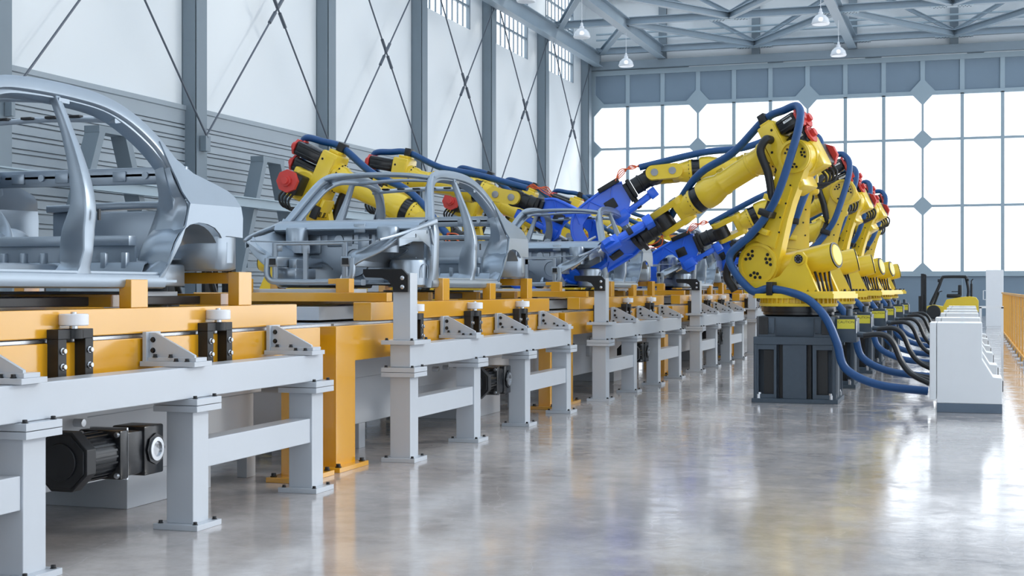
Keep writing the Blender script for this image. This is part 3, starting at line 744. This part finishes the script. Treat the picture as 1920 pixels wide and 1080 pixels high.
def text_mesh(s):
    if s not in TXT:
        cu = bpy.data.curves.new('t', 'FONT'); cu.body = s; cu.size = 1; cu.align_x = 'LEFT'
        ob = bpy.data.objects.new('t', cu); COL.objects.link(ob); bpy.context.view_layer.update()
        dg = bpy.context.evaluated_depsgraph_get(); me = bpy.data.meshes.new_from_object(ob.evaluated_get(dg))
        TXT[s] = ([v.co.copy() for v in me.vertices], [list(p.vertices) for p in me.polygons]); bpy.data.objects.remove(ob)
    return TXT[s]
def add_text(m, s, size, M):
    vs, fs = text_mesh(s); vv = [m.v(M @ (v*size)) for v in vs]
    for f in fs: m.f([vv[i] for i in f])
def robot(j3=(.02,2.17), pitch=30, roll4=0, bend=10, roll6=0, yaw=0, ln=.33):
    root = empty('welding_robot'); YA = FN(R(yaw),4,'Z')
    def B(m, n, mt, par=None, **k): return m.build(n, mt, par or root, **k)
    # base casting (fixed)
    m = MB(); oct_ = [(-.42,-.40),(.42,-.40),(.46,-.3),(.46,.3),(.42,.40),(-.42,.40),(-.46,.3),(-.46,-.3)]
    m.plate(oct_, lambda a,b: V((a,b,.0)), (0,0,.24))
    for s in (-1,1):
        m.box(-.22,.22,s*.40-.012 if s<0 else .40-.02,s*.40+.02 if s<0 else .412,.01,.23,.003)
        for x in (-.27,.27): m.box(x-.035,x+.035,s*.405-.01,s*.405+.01,.04,.22,.003)
        m.mi = 1
        for x0,x1 in ((-.41,-.31),(.31,.42)): m.box(x0,x1,s*.395-.012,s*.395+.012,.03,.235)
        m.mi = 0
    base = B(m,'base',['slate','black'],bev=.006)
    m = MB(); m.lathe((0,0,.24),(0,0,1),[(0,.38),(.02,.42),(.05,.42),(.055,.44),(.115,.44),(.12,.42)],48)
    for k in range(24):
        a = 2*math.pi*k/24; m.bolt((.43*math.cos(a),.43*math.sin(a),.355),(0,0,1),.014,.012)
    B(m,'slew_ring','black_gloss')
    # connector box at the back of the base with caution label
    m = MB(); m.box(-.70,-.46,-.17,.30,-.06,.22,.01); m.box(-.68,-.5,-.1,.25,.22,.25,.005)
    for y in (-.08,0,.08,.16):
        m.cyl((-.60,y,.24),(-.60,y,.33),.03,12); m.cyl((-.70,y,.03),(-.80,y,.02),.03,12)
    m.mi = 1
    for y in (.31,.325): m.cyl((-.70,y,.19),(-.70,y,.05),.004,6)
    m.mi = 2; m.box(-.68,-.48,.30,.304,.10,.21)
    m.mi = 3; add_text(m,'CAUTION',.042,Matrix.Translation((-.485,.3045,.165))@FN(R(180),4,'Z')@FN(R(90),4,'X'))
    B(m,'connector_box',['slate','steel','label_yellow','black'],base)
    # turret
    m = MB(YA); m.lathe((0,0,.36),(0,0,1),[(0,.46),(.035,.47),(.04,.43),(.10,.42)],48)
    for k in range(40):
        a = 2*math.pi*k/40; m.box(.40,.455,-.006,.006,.395,.47,L=FN(a,4,'Z'))
    pl = [(-.60,-.36),(-.60,.36),(-.1,.46),(.35,.46),(.48,.25),(.48,-.25),(.35,-.46),(-.1,-.46)]
    m.plate(pl, lambda a,b: V((a,b,.455)), (0,0,.055))
    m.plate([(-.58,-.34),(-.58,.34),(-.12,.43),(.2,.43),(.2,-.43),(-.12,-.43)], lambda a,b: V((a,b,.508)), (0,0,.03))
    m.mi = 1
    for x in (-.55,-.46,-.36,-.26): 
        for s in (-1,1): m.bolt((x,s*.30,.538),(0,0,1),.016,.02)
    tu = B(m,'turret',['robot_yellow','black'])
    J2 = V((.42,0,.87)); 
    m = MB(YA)   # shoulder casting: side cheeks + middle block
    for s in (1,-1):
        ya = .27 if s>0 else -.31
        prof = [(.50,.51),(.62,.70),(.62,.60+.0)]
        cheek = [(.56,.51),(.58,.62),(.44,.64),(.25,.66),(.10,.72),(-.02,.86),(-.06,.95),(-.12,1.0),(-.19,1.0),(-.24,.94),(-.23,.86),(-.30,.72),(-.40,.51)]
        m.plate(cheek[::-1], lambda a,b: V((a,ya,b)), (0,.045,0))
        m.lathe((-.15,ya+(.045 if s>0 else 0),.92),(0,s,0),[(0,.075),(.012,.075),(.014,.055)],24)
    m.box(-.28,.52,-.27,.27,.51,.66,.02); m.box(-.02,.40,-.30,-.06,.60,.98,.04)
    m.mi = 1
    for s in (1,-1):
        y = .329 if s>0 else -.324; m.cyl((-.15,y,.92),(-.15,y+s*.012,.92),.052,20)
    m.mi = 2
    for k in range(8):
        a = k*math.pi/4; m.cyl((-.15+.036*math.cos(a),.34,.92+.036*math.sin(a)),(-.15+.036*math.cos(a),.345,.92+.036*math.sin(a)),.006,8)
    sh = B(m,'shoulder',['robot_yellow','black','steel'])
    # J2 motor on far side
    m = MB(YA); m.box(J2.x-.12,J2.x+.12,-.56,-.30,J2.z-.12,J2.z+.12,.02); m.mi = 1; m.ngonx((J2.x,-.62,J2.z),(J2.x,-.56,J2.z),.14,8,R(22.5)); m.cyl((J2.x,-.68,J2.z),(J2.x,-.62,J2.z),.06,8)
    B(m,'shoulder_motor',['black','red'])
    # balancer cylinder
    a0 = V((.20,.0,.81)); a1 = V((-.47,.0,.965)); d = (a1-a0).normalized(); Lb = (a1-a0).length
    m = MB(YA); m.lathe(a0-d*.12,d,[(0,.08),(.03,.14),(.06,.168),(.12,.175),(Lb+.08,.165),(Lb+.12,.160)],40)
    bc = B(m,'balancer','robot_yellow')
    m = MB(YA); m.lathe(a1-d*.015,d,[(0,.155),(.03,.155),(.032,.135),(.015,.135)],40); m.mi = 1; m.lathe(a1-d*.005,d,[(0,.13),(.022,.13),(.03,.12)],40)
    B(m,'balancer_cap',['black','robot_yellow'],bc)
    m = MB(YA)
    for k in range(4): m.tube([(-.32-.03*k,.10-.05*k,.54),(-.30-.03*k,.12-.05*k,.66),(-.24-.04*k,.08-.05*k,.78)],.016,8)
    B(m,'base_cables','black',tu)
    # lower arm : plate on +y side
    J3 = V((j3[0],0,j3[1])); U = (J3-J2).normalized(); N = V((-U.z,0,U.x))   # N points backwards/up
    if N.x > 0: N = -N
    L1 = (J3-J2).length
    def P(u,n,y): return J2+U*u+N*n+V((0,y,0))
    outline = []
    for a in range(-78,-283,-17): t = R(a); outline.append((.33*math.sin(t+math.pi/2)*1.0, .33*math.cos(t+math.pi/2)))
    # build outline explicitly in (u,n): big disc r=.34 at 0, small disc r=.29 at L1
    def arc(cu, cn, r, a0, a1, k=12): return [(cu+r*math.cos(R(a0+(a1-a0)*i/k)), cn+r*math.sin(R(a0+(a1-a0)*i/k))) for i in range(k+1)]
    ol = arc(0,0,.27,62,298,18) + [(.42,-.185),(.62,-.16),(.85,-.16)] + arc(L1,0,.205,-125,125,16) + [(.85,.16),(.62,.175),(.42,.20)]
    m = MB(YA); m.plate(ol, lambda u,n: P(u,n,.08), (0,.15,0))
    m.plate([(.25,-.13),(.55,-.10),(1.0,-.10),(1.0,.10),(.55,.12),(.25,.15)], lambda u,n: P(u,n,.229), (0,.035,0))
    m.box(-.12,.12,0,0,0,0) if False else None
    m.lathe(P(0,0,.228),(0,1,0),[(0,.25),(.03,.25),(.032,.215),(.012,.215)],44)
    m.lathe(P(L1,0,.228),(0,1,0),[(0,.20),(.04,.20),(.042,.168),(.012,.168)],44)
    m.mi = 1; disc_holes(m,P(0,0,.240),.215,1,1,rh=.020); disc_holes(m,P(L1,0,.240),.165,1,1,rh=.015)
    for u,n in ((.45,.14),(.62,.09),(.62,-.09),(.80,.1),(.80,-.1),(1.02,.08)): m.cyl(P(u,n,.262),P(u,n,.268),.012,10)
    la = B(m,'lower_arm',['robot_yellow','black'])
    # black dress conduit on the arm with yellow clamps
    # elbow housing
    m = MB(YA); m.lathe(P(L1,0,.08),(0,-1,0),[(0,.215),(.03,.225),(.10,.225),(.12,.21),(.28,.21),(.30,.19)],44)
    eh = B(m,'elbow_housing','robot_yellow',bev=.004)
    FM = YA @ Matrix.Translation(J3) @ FN(R(pitch),4,'Y')      # x = along forearm, z = above it
    m = MB(FM); m.box(.06,.30,-.21,.20,-.36,.56,.03); m.box(-.22,.10,-.20,.06,-.22,.2,.03); m.box(.075,.285,.20,.215,-.3,.50,.004); m.box(.075,.285,-.225,-.21,-.3,.50,.004)
    m.box(.12,.26,-.14,.14,.56,.60,.01); m.box(.3,.36,-.16,.16,-.30,-.05,.02)
    m.mi = 1
    for z in (-.25,-.05,.2,.44):
        for s in (1,-1): m.bolt((.12 if z in (-.05,.44) else .24,.215 if s>0 else -.225,z),(0,s,0),.012,.008)
    for k in range(3):
        m.box(.30,.36,-.17+.12*k,-.09+.12*k,-.30,-.22,.005); 
    m.box(.26,.36,-.23,-.17,-.34,-.16,.01)
    B(m,'gearbox_block',['robot_yellow','black'],eh)
    # wrist drive motors (black with red caps) pointing backwards
    for i, (yy, zz) in enumerate(((.09,.42),(-.10,.42),(.0,.20))):
        m = MB(FM); m.box(-ln,.06,yy-.095,yy+.095,zz-.095,zz+.095,.03)
        for q in (-.05,.05): m.box(-ln+.03,.04,yy-.100,yy+.100,zz+q-.012,zz+q+.012,.004)
        mt = B(m,'wrist_motor','black_gloss')
        m = MB(FM); m.ngonx((-ln-.035,yy,zz),(-ln,yy,zz),.115,8,R(22.5)); m.ngonx((-ln-.085,yy,zz),(-ln-.035,yy,zz),.052,8,R(22.5),ref=(0,0,1)); B(m,'red_cap','red',mt,bev=.005)
        if i != 1:
            m = MB(FM); m.box(-ln+.04,-.04,yy+.095,yy+.0975,zz-.03+.04,zz+.045+.02); m.mi = 1
            add_text(m,'DANGER' if i==0 else 'CAUTION',.052,Matrix.Translation((-.06,yy+.0978,zz+.02))@FN(R(180),4,'Z')@FN(R(90),4,'X'))
            B(m,'warning_label',['label_white','black'],mt,sm=False)
    # J3 motor on -y side
    m = MB(FM); m.box(-.18,.06,-.44,-.20,-.14,.13,.02); m.mi = 1; m.ngonx((-.10,-.50,-.0),(-.10,-.44,-.0),.155,8,R(22.5)); m.ngonx((-.10,-.54,0),(-.10,-.50,0),.075,8); m.cyl((-.10,-.575,0),(-.10,-.54,0),.045,16)
    B(m,'elbow_motor',['black','red'],bev=.004)
    m = MB(FM)
    for k in range(4): m.tube([(-.14+.05*k,-.40,-.14),(-.15+.05*k,-.42,-.25),(-.06+.05*k,-.38,-.34),(.08+.02*k,-.25,-.30)],.016,8)
    B(m,'motor_cables','black')
    # dress conduit (black elbow) from block down the arm on +y side
    p0 = FM @ V((.18,.22,.34)); p1 = FM @ V((.20,.33,.34)); p2 = FM @ V((.31,.36,.24)); 
    q = [YA @ P(L1-.28,-.22,.33), YA @ P(L1-.5,-.10,.31), YA @ P(.72,-.07,.29), YA @ P(.4,-.12,.29), YA @ P(.1,-.30,.29), YA @ P(-.25,-.33,.28), YA@P(-.42,-.18,.22)]
    m = MB(); m.tube([p0,p1,p2]+q,.05,14); dc = B(m,'dress_conduit','black')
    for u in (.40,.80):
        m = MB(YA @ Matrix(((U.x,N.x,0,J2.x),(0,0,1,0),(U.z,N.z,0,J2.z),(0,0,0,1)))); m.box(u-.035,u+.035,-.17,.03,.26,.345,.006); B(m,'conduit_clamp','robot_yellow',dc)
    # forearm
    m = MB(FM); Z = .27
    m.lathe((.30,0,Z),(1,0,0),[(0,.205),(.05,.205),(.055,.19),(.13,.18),(.16,.155),(.30,.15),(.31,.158),(.34,.158),(.35,.148),(.72,.142),(.74,.155),(.77,.155),(.80,.15),(.92,.185),(.98,.19),(1.05,.19),(1.08,.18)],40)
    for xx in (.66,.98): m.box(xx,xx+.10,-.03,.03,Z+.13,Z+.18,.01)
    m.mi = 1
    for k in range(16):
        a = 2*math.pi*k/16
        for xx, rr in ((.355,.192),): m.cyl((xx-.0,rr*math.cos(a),Z+rr*math.sin(a)),(xx+.012,rr*math.cos(a),Z+rr*math.sin(a)),.013,8)
    fa = B(m,'forearm',['robot_yellow','black'])
    m = MB(FM); m.lathe((1.37,0,Z),(1,0,0),[(0,.165),(.10,.165),(.102,.172),(.12,.172)],36); B(m,'wrist_ring','black_gloss')
    W4 = FM @ Matrix.Translation((1.48,0,Z)) @ FN(R(roll4),4,'X')
    m = MB(W4); m.lathe((0,0,0),(1,0,0),[(0,.165),(.045,.17),(.05,.16),(.12,.145),(.2,.13)],36); m.box(.10,.30,-.11,.11,-.11,.11,.03)
    for s in (1,-1):
        st = [( .30+.0+.105*math.cos(R(a))*1.0+(.25 if -90<a<90 else -.06), .105*math.sin(R(a))) for a in list(range(-90,91,15))+list(range(91,270,15))]
        m.plate(st, lambda a,b: V((a,.10*s,b)), (0,.075*s,0))
    m.mi = 1
    for s in (1,-1):
        for xx in (.28,.53):
            m.lathe((xx,.175*s,0),(0,s,0),[(0,.052),(.012,.052),(.014,.04)],20)
    m.mi = 2
    for k in range(16):
        a = 2*math.pi*k/16; m.cyl((.046,.155*math.cos(a),.155*math.sin(a)),(.056,.155*math.cos(a),.155*math.sin(a)),.012,8)
    wf = B(m,'wrist_fork',['robot_yellow','dull_steel','black'])
    W5 = W4 @ Matrix.Translation((.55,0,0)) @ FN(R(bend),4,'Y')
    m = MB(W5); m.lathe((0,-.10,0),(0,1,0),[(0,.12),(.01,.13),(.19,.13),(.2,.12)],32); m.lathe((.05,0,0),(1,0,0),[(0,.10),(.08,.115),(.15,.115),(.155,.13),(.18,.13),(.185,.12),(.28,.12)],32)
    m.box(.02,.12,-.095,.095,-.115,.115,.02)
    B(m,'wrist_hub','black')
    W6 = W5 @ Matrix.Translation((.34,0,0)) @ FN(R(roll6),4,'X')
    m = MB(W6); m.box(0,.06,-.14,.14,-.14,.14,.015); m.box(.06,.12,-.10,.10,-.17,.11,.01); m.box(.03,.10,-.05,.05,-.30,-.14,.01)
    mo = B(m,'tool_mount','black')
    # welding gun : blue C frame
    G = W6 @ Matrix.Translation((.10,0,0)) @ Matrix.Scale(1.18,4)
    gl = [(0,.13),(.13,.18),(.45,.155),(.62,.13),(.72,.09),(.80,.0),(.85,-.12),(.86,-.22),(.82,-.27),(.73,-.28),(.70,-.25),(.69,-.12),(.66,-.07),(.58,-.03),(.45,.0),(.38,-.02),(.34,-.09),(.32,-.17),(.33,-.26),(.27,-.34),(.18,-.34),(.10,-.20),(.02,-.12)]
    m = MB(G); m.plate(gl, lambda a,b: V((a,-.03,b)), (0,.06,0))
    rim = [V((a,0,b)) for a,b in gl]
    for s in (-1,1):
        m.sweep([V((a,s*.03,b)) for a,b in ((0,.12),(.13,.165),(.45,.14),(.62,.115),(.70,.08),(.785,-.01),(.835,-.12),(.845,-.22))],.03,.045,(0,s,0),sm=3)
        for a,b,c,d in ((.12,.15,.30,-.10),(.45,.13,.36,-.0),(.45,.13,.60,-.02),(.66,.1,.69,-.05)): m.sweep([V((a,s*.032,b)),V((c,s*.032,d))],.016,.02,(0,s,0),sm=0)
    gun = B(m,'welding_gun','gun_blue',bev=.004)
    m = MB(G); A0 = V((-.30,.0,-.17)); A1 = V((.38,0,-.25)); dd = (A1-A0).normalized()
    L = Matrix.Translation(A0)@(dd.to_track_quat('X','Z').to_matrix().to_4x4())
    m.box(.42,.60,-.06,.06,-.06,.06,.012,L=L); m.box(0,.10,-.06,.06,-.06,.06,.012,L=L); m.lathe(A0+dd*.1,dd,[(0,.042),(.33,.042)],20); m.box(.12,.40,-.045,.045,-.03,.03,.006,L=L)
    B(m,'gun_actuator','gun_blue',gun)
    m = MB(G); m.cyl(A0+dd*.60,A0+dd*.74,.018,12,.014); B(m,'electrode','steel',gun); m = MB(G); m.cyl((.72,0,-.27),(.60,0,-.275),.022,12,.014)
    B(m,'electrode','steel',gun)
    m = MB(G); m.box(.02,.30,.04,.11,.14,.20,.01); m.box(.18,.32,-.05,.05,-.10,.02,.01); B(m,'gun_controller','black',gun)
    for k in range(4):
        m = MB(G); m.tube([(-.28,.012*k-.02,.168+.01*k),(-.19,.05*k-.08,.25-.02*k),(-.06,.045*k-.05,.20+.02*k),(.06,.05+.02*k,.17)],.0065,6)
        B(m,'gun_cable','wire_orange',gun)
    # hose on forearm, its own object afterwards
    info = dict(wr=W6@V((-.22,.0,.20)), wr2=W4@V((.05,0,.0)), f1=FM@V((1.35,.06,Z+.24)), f0=FM@V((.75,.06,Z+.25)), top=FM@V((.20,.05,.655)), b1=FM@V((-ln*.3,.06,.62)), b2=FM@V((-ln-.07,.12,.54)), b3=FM@V((-ln-.04,.32,.26)),
                arm1=YA@P(L1-.36,.03,.40), arm2=YA@P(.62,-.03,.375), arm3=YA@P(.30,-.15,.39), low=YA@P(-.05,-.30,.41), low2=YA@V((.42,.42,.55)), cl=YA@V((.16,.42,.57)), FM=FM, YA=YA, P=P, topc=FM@V((.2,.05,.64)))
    return root, info
def hose_for(root, info, mirror):
    """blue dress hose of one robot in robot-local coordinates, plus a tail to the cabinet on +Y... returns object"""
    I = info
    pts = [I['wr'], I['f1'], I['f0'], I['top'], I['b1'], I['b2'], I['b3'], I['arm1'], I['arm2'], I['arm3'], I['low'], I['low2'], I['cl'], V((-.12,.52,.47)), V((-.36,.56,.25)), V((-.50,.58,-.05)), V((-.60,.58,-.35)), V((-.95,.52,-.53)), V((-1.50,.44,-.60))]
    r = empty('supply_hose')
    m = MB(); m.tube(pts,.048,14,7); m.build('hose','hose_blue',r)
    for nm, c, ax in (('top',I['topc'],I['FM']),('arm',None,None)):
        if nm == 'top':
            m = MB(I['FM']); m.box(.15,.25,-.03,.13,.60,.72,.01); m.build('hose_clamp','black',r)
        else:
            m = MB(I['YA']); c = I['P'](.62,-.03,.32); d = (I['P'](1,0,0)-I['P'](0,0,0)).normalized()
            L = Matrix.Translation(c)@(d.to_track_quat('X','Y').to_matrix().to_4x4()); m.box(-.04,.04,-.06,.10,-.12,.12,.01,L=L); m.build('hose_clamp','black',r)
            m = MB(I['YA']); m.box(.12,.20,.34,.48,.49,.65,.01); m.build('hose_clamp','black',r)
    return r
def cabinet():
    root = empty('control_cabinet')   # local: x = away from robots, width .75, depth y .5
    pr = [(.075,.10),(.75,.10),(.75,.38),(.66,.39),(.545,.58),(.545,.975),(.075,.975)]
    m = MB(); m.plate(pr, lambda a,b: V((a,0,b)), (0,.62,0)); m.build('housing','cabinet_white',root,bev=.008)
    m = MB(); m.box(0,.07,0,.62,.13,.975); m.build('rear_door','cabinet_white',root,bev=.008)
    MB().box(.075,.75,.0,.62,0,.10).build('plinth','plinth_grey',root,bev=.004)
    m = MB(); m.box(.75,.765,.2,.42,.22,.34,.005); m.build('vent','black',root)
    return root

RY = [17.2,19.9,23.4,26.1,29.6,32.3]
poseR = [dict(pitch=28,roll4=68,bend=20,roll6=35,j3=(-.06,2.14),yaw=-18), dict(pitch=5,roll4=8,bend=26,roll6=-10,j3=(.26,2.08),yaw=8), dict(pitch=25,roll4=72,bend=-6,roll6=-72,j3=(.0,2.12),yaw=5), dict(pitch=25,roll4=72,bend=-6,roll6=-72,j3=(.0,2.12),yaw=-14), dict(pitch=29,roll4=20,bend=8,roll6=30,j3=(-.05,2.12),yaw=-14), dict(pitch=16,roll4=0,bend=12,roll6=0,j3=(.0,2.1),yaw=8)]
poseL = [dict(pitch=25,roll4=0,bend=10,roll6=90,j3=(.22,1.94)), dict(pitch=11,roll4=0,bend=10,roll6=4,j3=(.22,2.03)), dict(pitch=24,roll4=0,bend=10,roll6=60,j3=(.20,2.04)), dict(pitch=24,roll4=0,bend=6,roll6=20,j3=(.2,2.03)), dict(pitch=20,roll4=0,bend=8,roll6=0,j3=(.2,2.05)), dict(pitch=18,roll4=0,bend=8,roll6=0,j3=(.2,2.1))]
labR = ['nearest yellow welding robot in the right row, blue hose curving down its side','second yellow welding robot in the right row, its arm reaching above the first','third yellow welding robot in the right row, holding a flat blue C-shaped gun','fourth yellow welding robot in the right row','fifth yellow welding robot in the right row','farthest yellow welding robot in the right row']
labL = ['yellow welding robot behind the middle car, nearest on the left side, big red motor cap','second yellow welding robot on the left side, arm level above the middle car roof','third yellow welding robot on the left side, seen through the middle car side windows','fourth yellow welding robot on the left side, behind the third car','fifth yellow welding robot on the left side','farthest yellow welding robot on the left side']
cabp = None
for side in (0,1):
    X = -1.95 if side == 0 else -8.65; side_name = 'right' if side == 0 else 'left'
    for i, y in enumerate(RY):
        rz = math.pi if side == 0 else 0
        o = place('ped', pedestal, (X,y,0), rz); w = 'right row' if side==0 else 'left row behind the cars'
        tag(o, f'dark slate robot pedestal with recessed sides, {ORD[i]} in the {w}', 'pedestal', 'robot pedestals')
        pose = (poseR if side == 0 else poseL)[i]
        root, info = robot(ln=.20 if side == 0 else .33, **pose); root.location = (X,y,.776); root.rotation_euler = (0,0,rz)
        tag(root, (labR if side==0 else labL)[i], 'robot', 'yellow welding robots')
        h = hose_for(root, info, side); h.location = (X,y,.776); h.rotation_euler = (0,0,rz)
        tag(h, f'thick blue supply hose clamped to the {ORD[i]} robot of the {side_name} row', 'hose', 'blue robot hoses')
        # black cables from the base to the cabinet
        c = empty('power_cables', (X,y,.776), rz)
        for k in range(3):
            m = MB(); m.tube([(-.77,-.08+.16*k,.02),(-.98,-.06+.14*k,.03),(-1.10,0+.1*k,-.06),(-1.20,.05+.1*k,-.28),(-1.32,.12+.1*k,-.42),(-1.52,.16+.1*k,-.46-.03*k)],.03,10); m.build('cable','black',c)
        tag(c, f'bundle of black power cables behind the {ORD[i]} robot of the {side_name} row', 'cable', 'black robot cables')
        cx = -.41 if side == 0 else -8.65-1.54
        o = place('cab', cabinet, (cx, y-1.15 if side==0 else y+1.15-.0, 0), 0 if side==0 else math.pi)
        tag(o, f'white robot control cabinet with sloped front, {ORD[i]} in the {w}', 'cabinet', 'white control cabinets')

# ------------------------------------------------------------------ fence, screens, forklift
fr = empty('safety_fence', (.92,34,0))
ya, yb = -10.0, 9.2
m = MB(); m.box(-.03,.03,ya,yb,1.19,1.235); m.build('top_rail','fence_orange',fr)
m = MB(); m.box(-.03,.03,ya,yb,.12,.16); m.build('bottom_rail','fence_orange',fr)
m = MB(); n = 0; y = ya
while y < yb: m.box(-.0025,.0025,y,y+.012,.16,1.19); y += .24
z = .2
while z < 1.18: m.box(.008,.013,ya,yb,z,z+.008); z += .2
m.build('mesh_panel','fence_orange',fr,sm=False)
for k in range(13):
    y = ya+.1+k*1.55
    m = MB(); m.box(-.014,.014,y-.03,y+.03,.02,1.19); m.mi = 1; m.box(-.09,.09,y-.07,y+.07,0,.015); m.cyl((-.03,y,.015),(-.03,y,.12),.015,8); m.build('post',['fence_orange','steel'],fr)
tag(fr, 'orange safety fence of upright bars along the right edge', 'fence')
wb = empty('white_locker', (.82,50.4,0))
MB().box(-.28,.28,-.2,.2,.06,1.97).build('body','cabinet_white',wb,bev=.01); MB().box(-.26,.26,-.19,.19,0,.06).build('plinth','cabinet_white',wb)
m = MB(); m.tube([(-.28,-.1,1.27),(-.36,-.1,1.27),(-.36,-.1,.97),(-.28,-.1,.97)],.02,8,0); m.build('handle','cabinet_white',wb)
tag(wb, 'tall narrow white locker standing on the floor before the back wall', 'locker')
g = empty('white_barrier', (.37,26.0,0))
m = MB(); m.box(-.20,-.16,-.02,.02,0,1.02); m.build('post','cabinet_white',g); m = MB(); m.box(.16,.20,-.02,.02,0,1.02); m.build('post','cabinet_white',g); m = MB(); m.box(-.20,.20,-.02,.02,1.0,1.04); m.build('top_rail','cabinet_white',g)
tag(g, 'thin white square hoop barrier on the floor beside the cabinets', 'barrier')
def forklift():
    r = empty('forklift')
    m = MB(); m.box(-1.50,-1.38,-.35,-.25,0.1,2.0); m.box(-1.50,-1.38,.25,.35,0.1,2.0); m.box(-1.36,-1.28,-.28,-.2,.1,1.95); m.box(-1.36,-1.28,.2,.28,.1,1.95)
    for z in (.3,1.0,1.9): m.box(-1.48,-1.30,-.3,.3,z,z+.08)
    m.cyl((-1.34,0,.2),(-1.34,0,1.8),.05,10); m.build('mast','black',r)
    m = MB(); m.box(-2.4,-1.55,-.28,-.16,.06,.11); m.box(-2.4,-1.55,.16,.28,.06,.11); m.box(-1.6,-1.52,-.4,.4,.1,1.0); m.build('fork','black',r)
    m = MB(); m.plate([(-1.25,.25),(-1.25,.55),(-.95,.62),(-.55,.55),(-.4,.85),(.15,.95),(.55,1.0),(.85,.95),(.95,.8),(.95,.3),(.6,.22),(-.6,.22)], lambda a,b: V((a,-.48,b)), (0,.96,0)); m.build('chassis','robot_yellow',r,bev=.03)
    m = MB()
    for s in (-1,1):
        m.tube([(-1.1,s*.42,.6),(-.75,s*.42,1.4),(-.6,s*.42,1.8),(-.45,s*.42,1.86),(.35,s*.42,1.86),(.42,s*.42,1.8),(.52,s*.42,1.3),(.5,s*.42,.95)],.062,8,4)
    for x in (-.45,-.15,.1,.35): m.box(x,x+.05,-.42,.42,1.84,1.88)
    m.build('overhead_guard','black',r)
    m = MB(); m.box(-.40,.2,-.3,.3,.92,1.10,.04); m.box(.08,.24,-.28,.28,1.0,1.5,.04); m.box(-.2,.1,.25,.32,1.18,1.22,.01); m.build('seat','black',r)
    m = MB(); m.cyl((-.95,0,.6),(-.75,0,1.15),.05,10); m.lathe((-.75,0,1.15),(-.35,0,.94),[(0,.17),(.02,.18),(.04,.17)],24); m.build('steering_wheel','black',r)
    for x, rr in ((-.95,.30),(.62,.25)):
        for s in (-1,1):
            m = MB(); m.lathe((x,s*.42,rr),(0,s,0),[(0,rr*.9),(.03,rr),(.15,rr),(.18,rr*.9),(.181,rr*.5)],28); m.build('wheel','black',r)
    m = MB(); m.cyl((.65,-.3,.98),(.65,-.3,1.55),.05,12); m.tube([(.65,-.3,1.55),(.65,-.3,1.68),(.72,-.3,1.76)],.025,8); m.build('exhaust','black',r)
    m = MB(); m.box(-.78,-.66,-.5,-.35,1.62,1.76,.02); m.build('lamp','black',r); m = MB(); m.box(.46,.54,-.5,-.38,1.66,1.78,.02); m.build('lamp','black',r)
    return r
o = place('fork', forklift, (-.55,66,0)); tag(o, 'yellow and black forklift truck parked before the back wall', 'forklift')
o = place('fork', forklift, (-13.6,22.0,0)); o.rotation_euler = (0,0,R(-100)); tag(o, 'dark forklift on the far side, glimpsed under the left car', 'forklift')

# ------------------------------------------------------------------ light
w = bpy.data.worlds.new('sky'); scene.world = w; w.use_nodes = True
nt = w.node_tree; bg = nt.nodes['Background']
tc = nt.nodes.new('ShaderNodeTexCoord'); sp = nt.nodes.new('ShaderNodeSeparateXYZ'); nt.links.new(tc.outputs['Generated'], sp.inputs[0])
cr = nt.nodes.new('ShaderNodeValToRGB'); cr.color_ramp.elements[0].position = .0; cr.color_ramp.elements[0].color = (.975,.985,1,1)
cr.color_ramp.elements[1].position = .8; cr.color_ramp.elements[1].color = (.68,.83,1,1)
nt.links.new(sp.outputs['Z'], cr.inputs[0]); nt.links.new(cr.outputs[0], bg.inputs[0]); bg.inputs[1].default_value = 3.1
sl = bpy.data.lights.new('sun','SUN'); so = bpy.data.objects.new('sun', sl); COL.objects.link(so)
sl.energy = 2.2; sl.angle = R(14); sl.color = (1,.93,.84)
d = V((-.80,-.52,-.42)); so.rotation_euler = d.to_track_quat('-Z','Y').to_euler()
def portal(loc, rot, sx, sy):
    l = bpy.data.lights.new('portal','AREA'); l.shape = 'RECTANGLE'; l.size = sx; l.size_y = sy; l.cycles.is_portal = True
    o = bpy.data.objects.new('portal', l); COL.objects.link(o); o.location = loc; o.rotation_euler = rot
portal(((XW+XR)/2,YB+.3,6.6),(R(-90),0,0),XR-XW,8.9)
portal((XR+.35,(YB+YN)/2,6.5),(0,R(90),0),13,YB-YN)
portal(((XW+XR)/2,YN-.35,5.5),(R(90),0,0),XR-XW,6.6)
portal(((XW+XR)/2,(YB+YN)/2,ZT+.3),(0,0,0),XR-XW,YB-YN)
vs = scene.view_settings; vs.view_transform = 'Standard'; vs.look = 'None'; vs.gamma = 1; vs.use_curve_mapping = False; vs.exposure = -0.2
scene.cycles.max_bounces = 8; scene.cycles.diffuse_bounces = 4; scene.cycles.glossy_bounces = 4; scene.cycles.transparent_max_bounces = 24
scene.cycles.sample_clamp_indirect = 6; scene.cycles.use_denoising = True
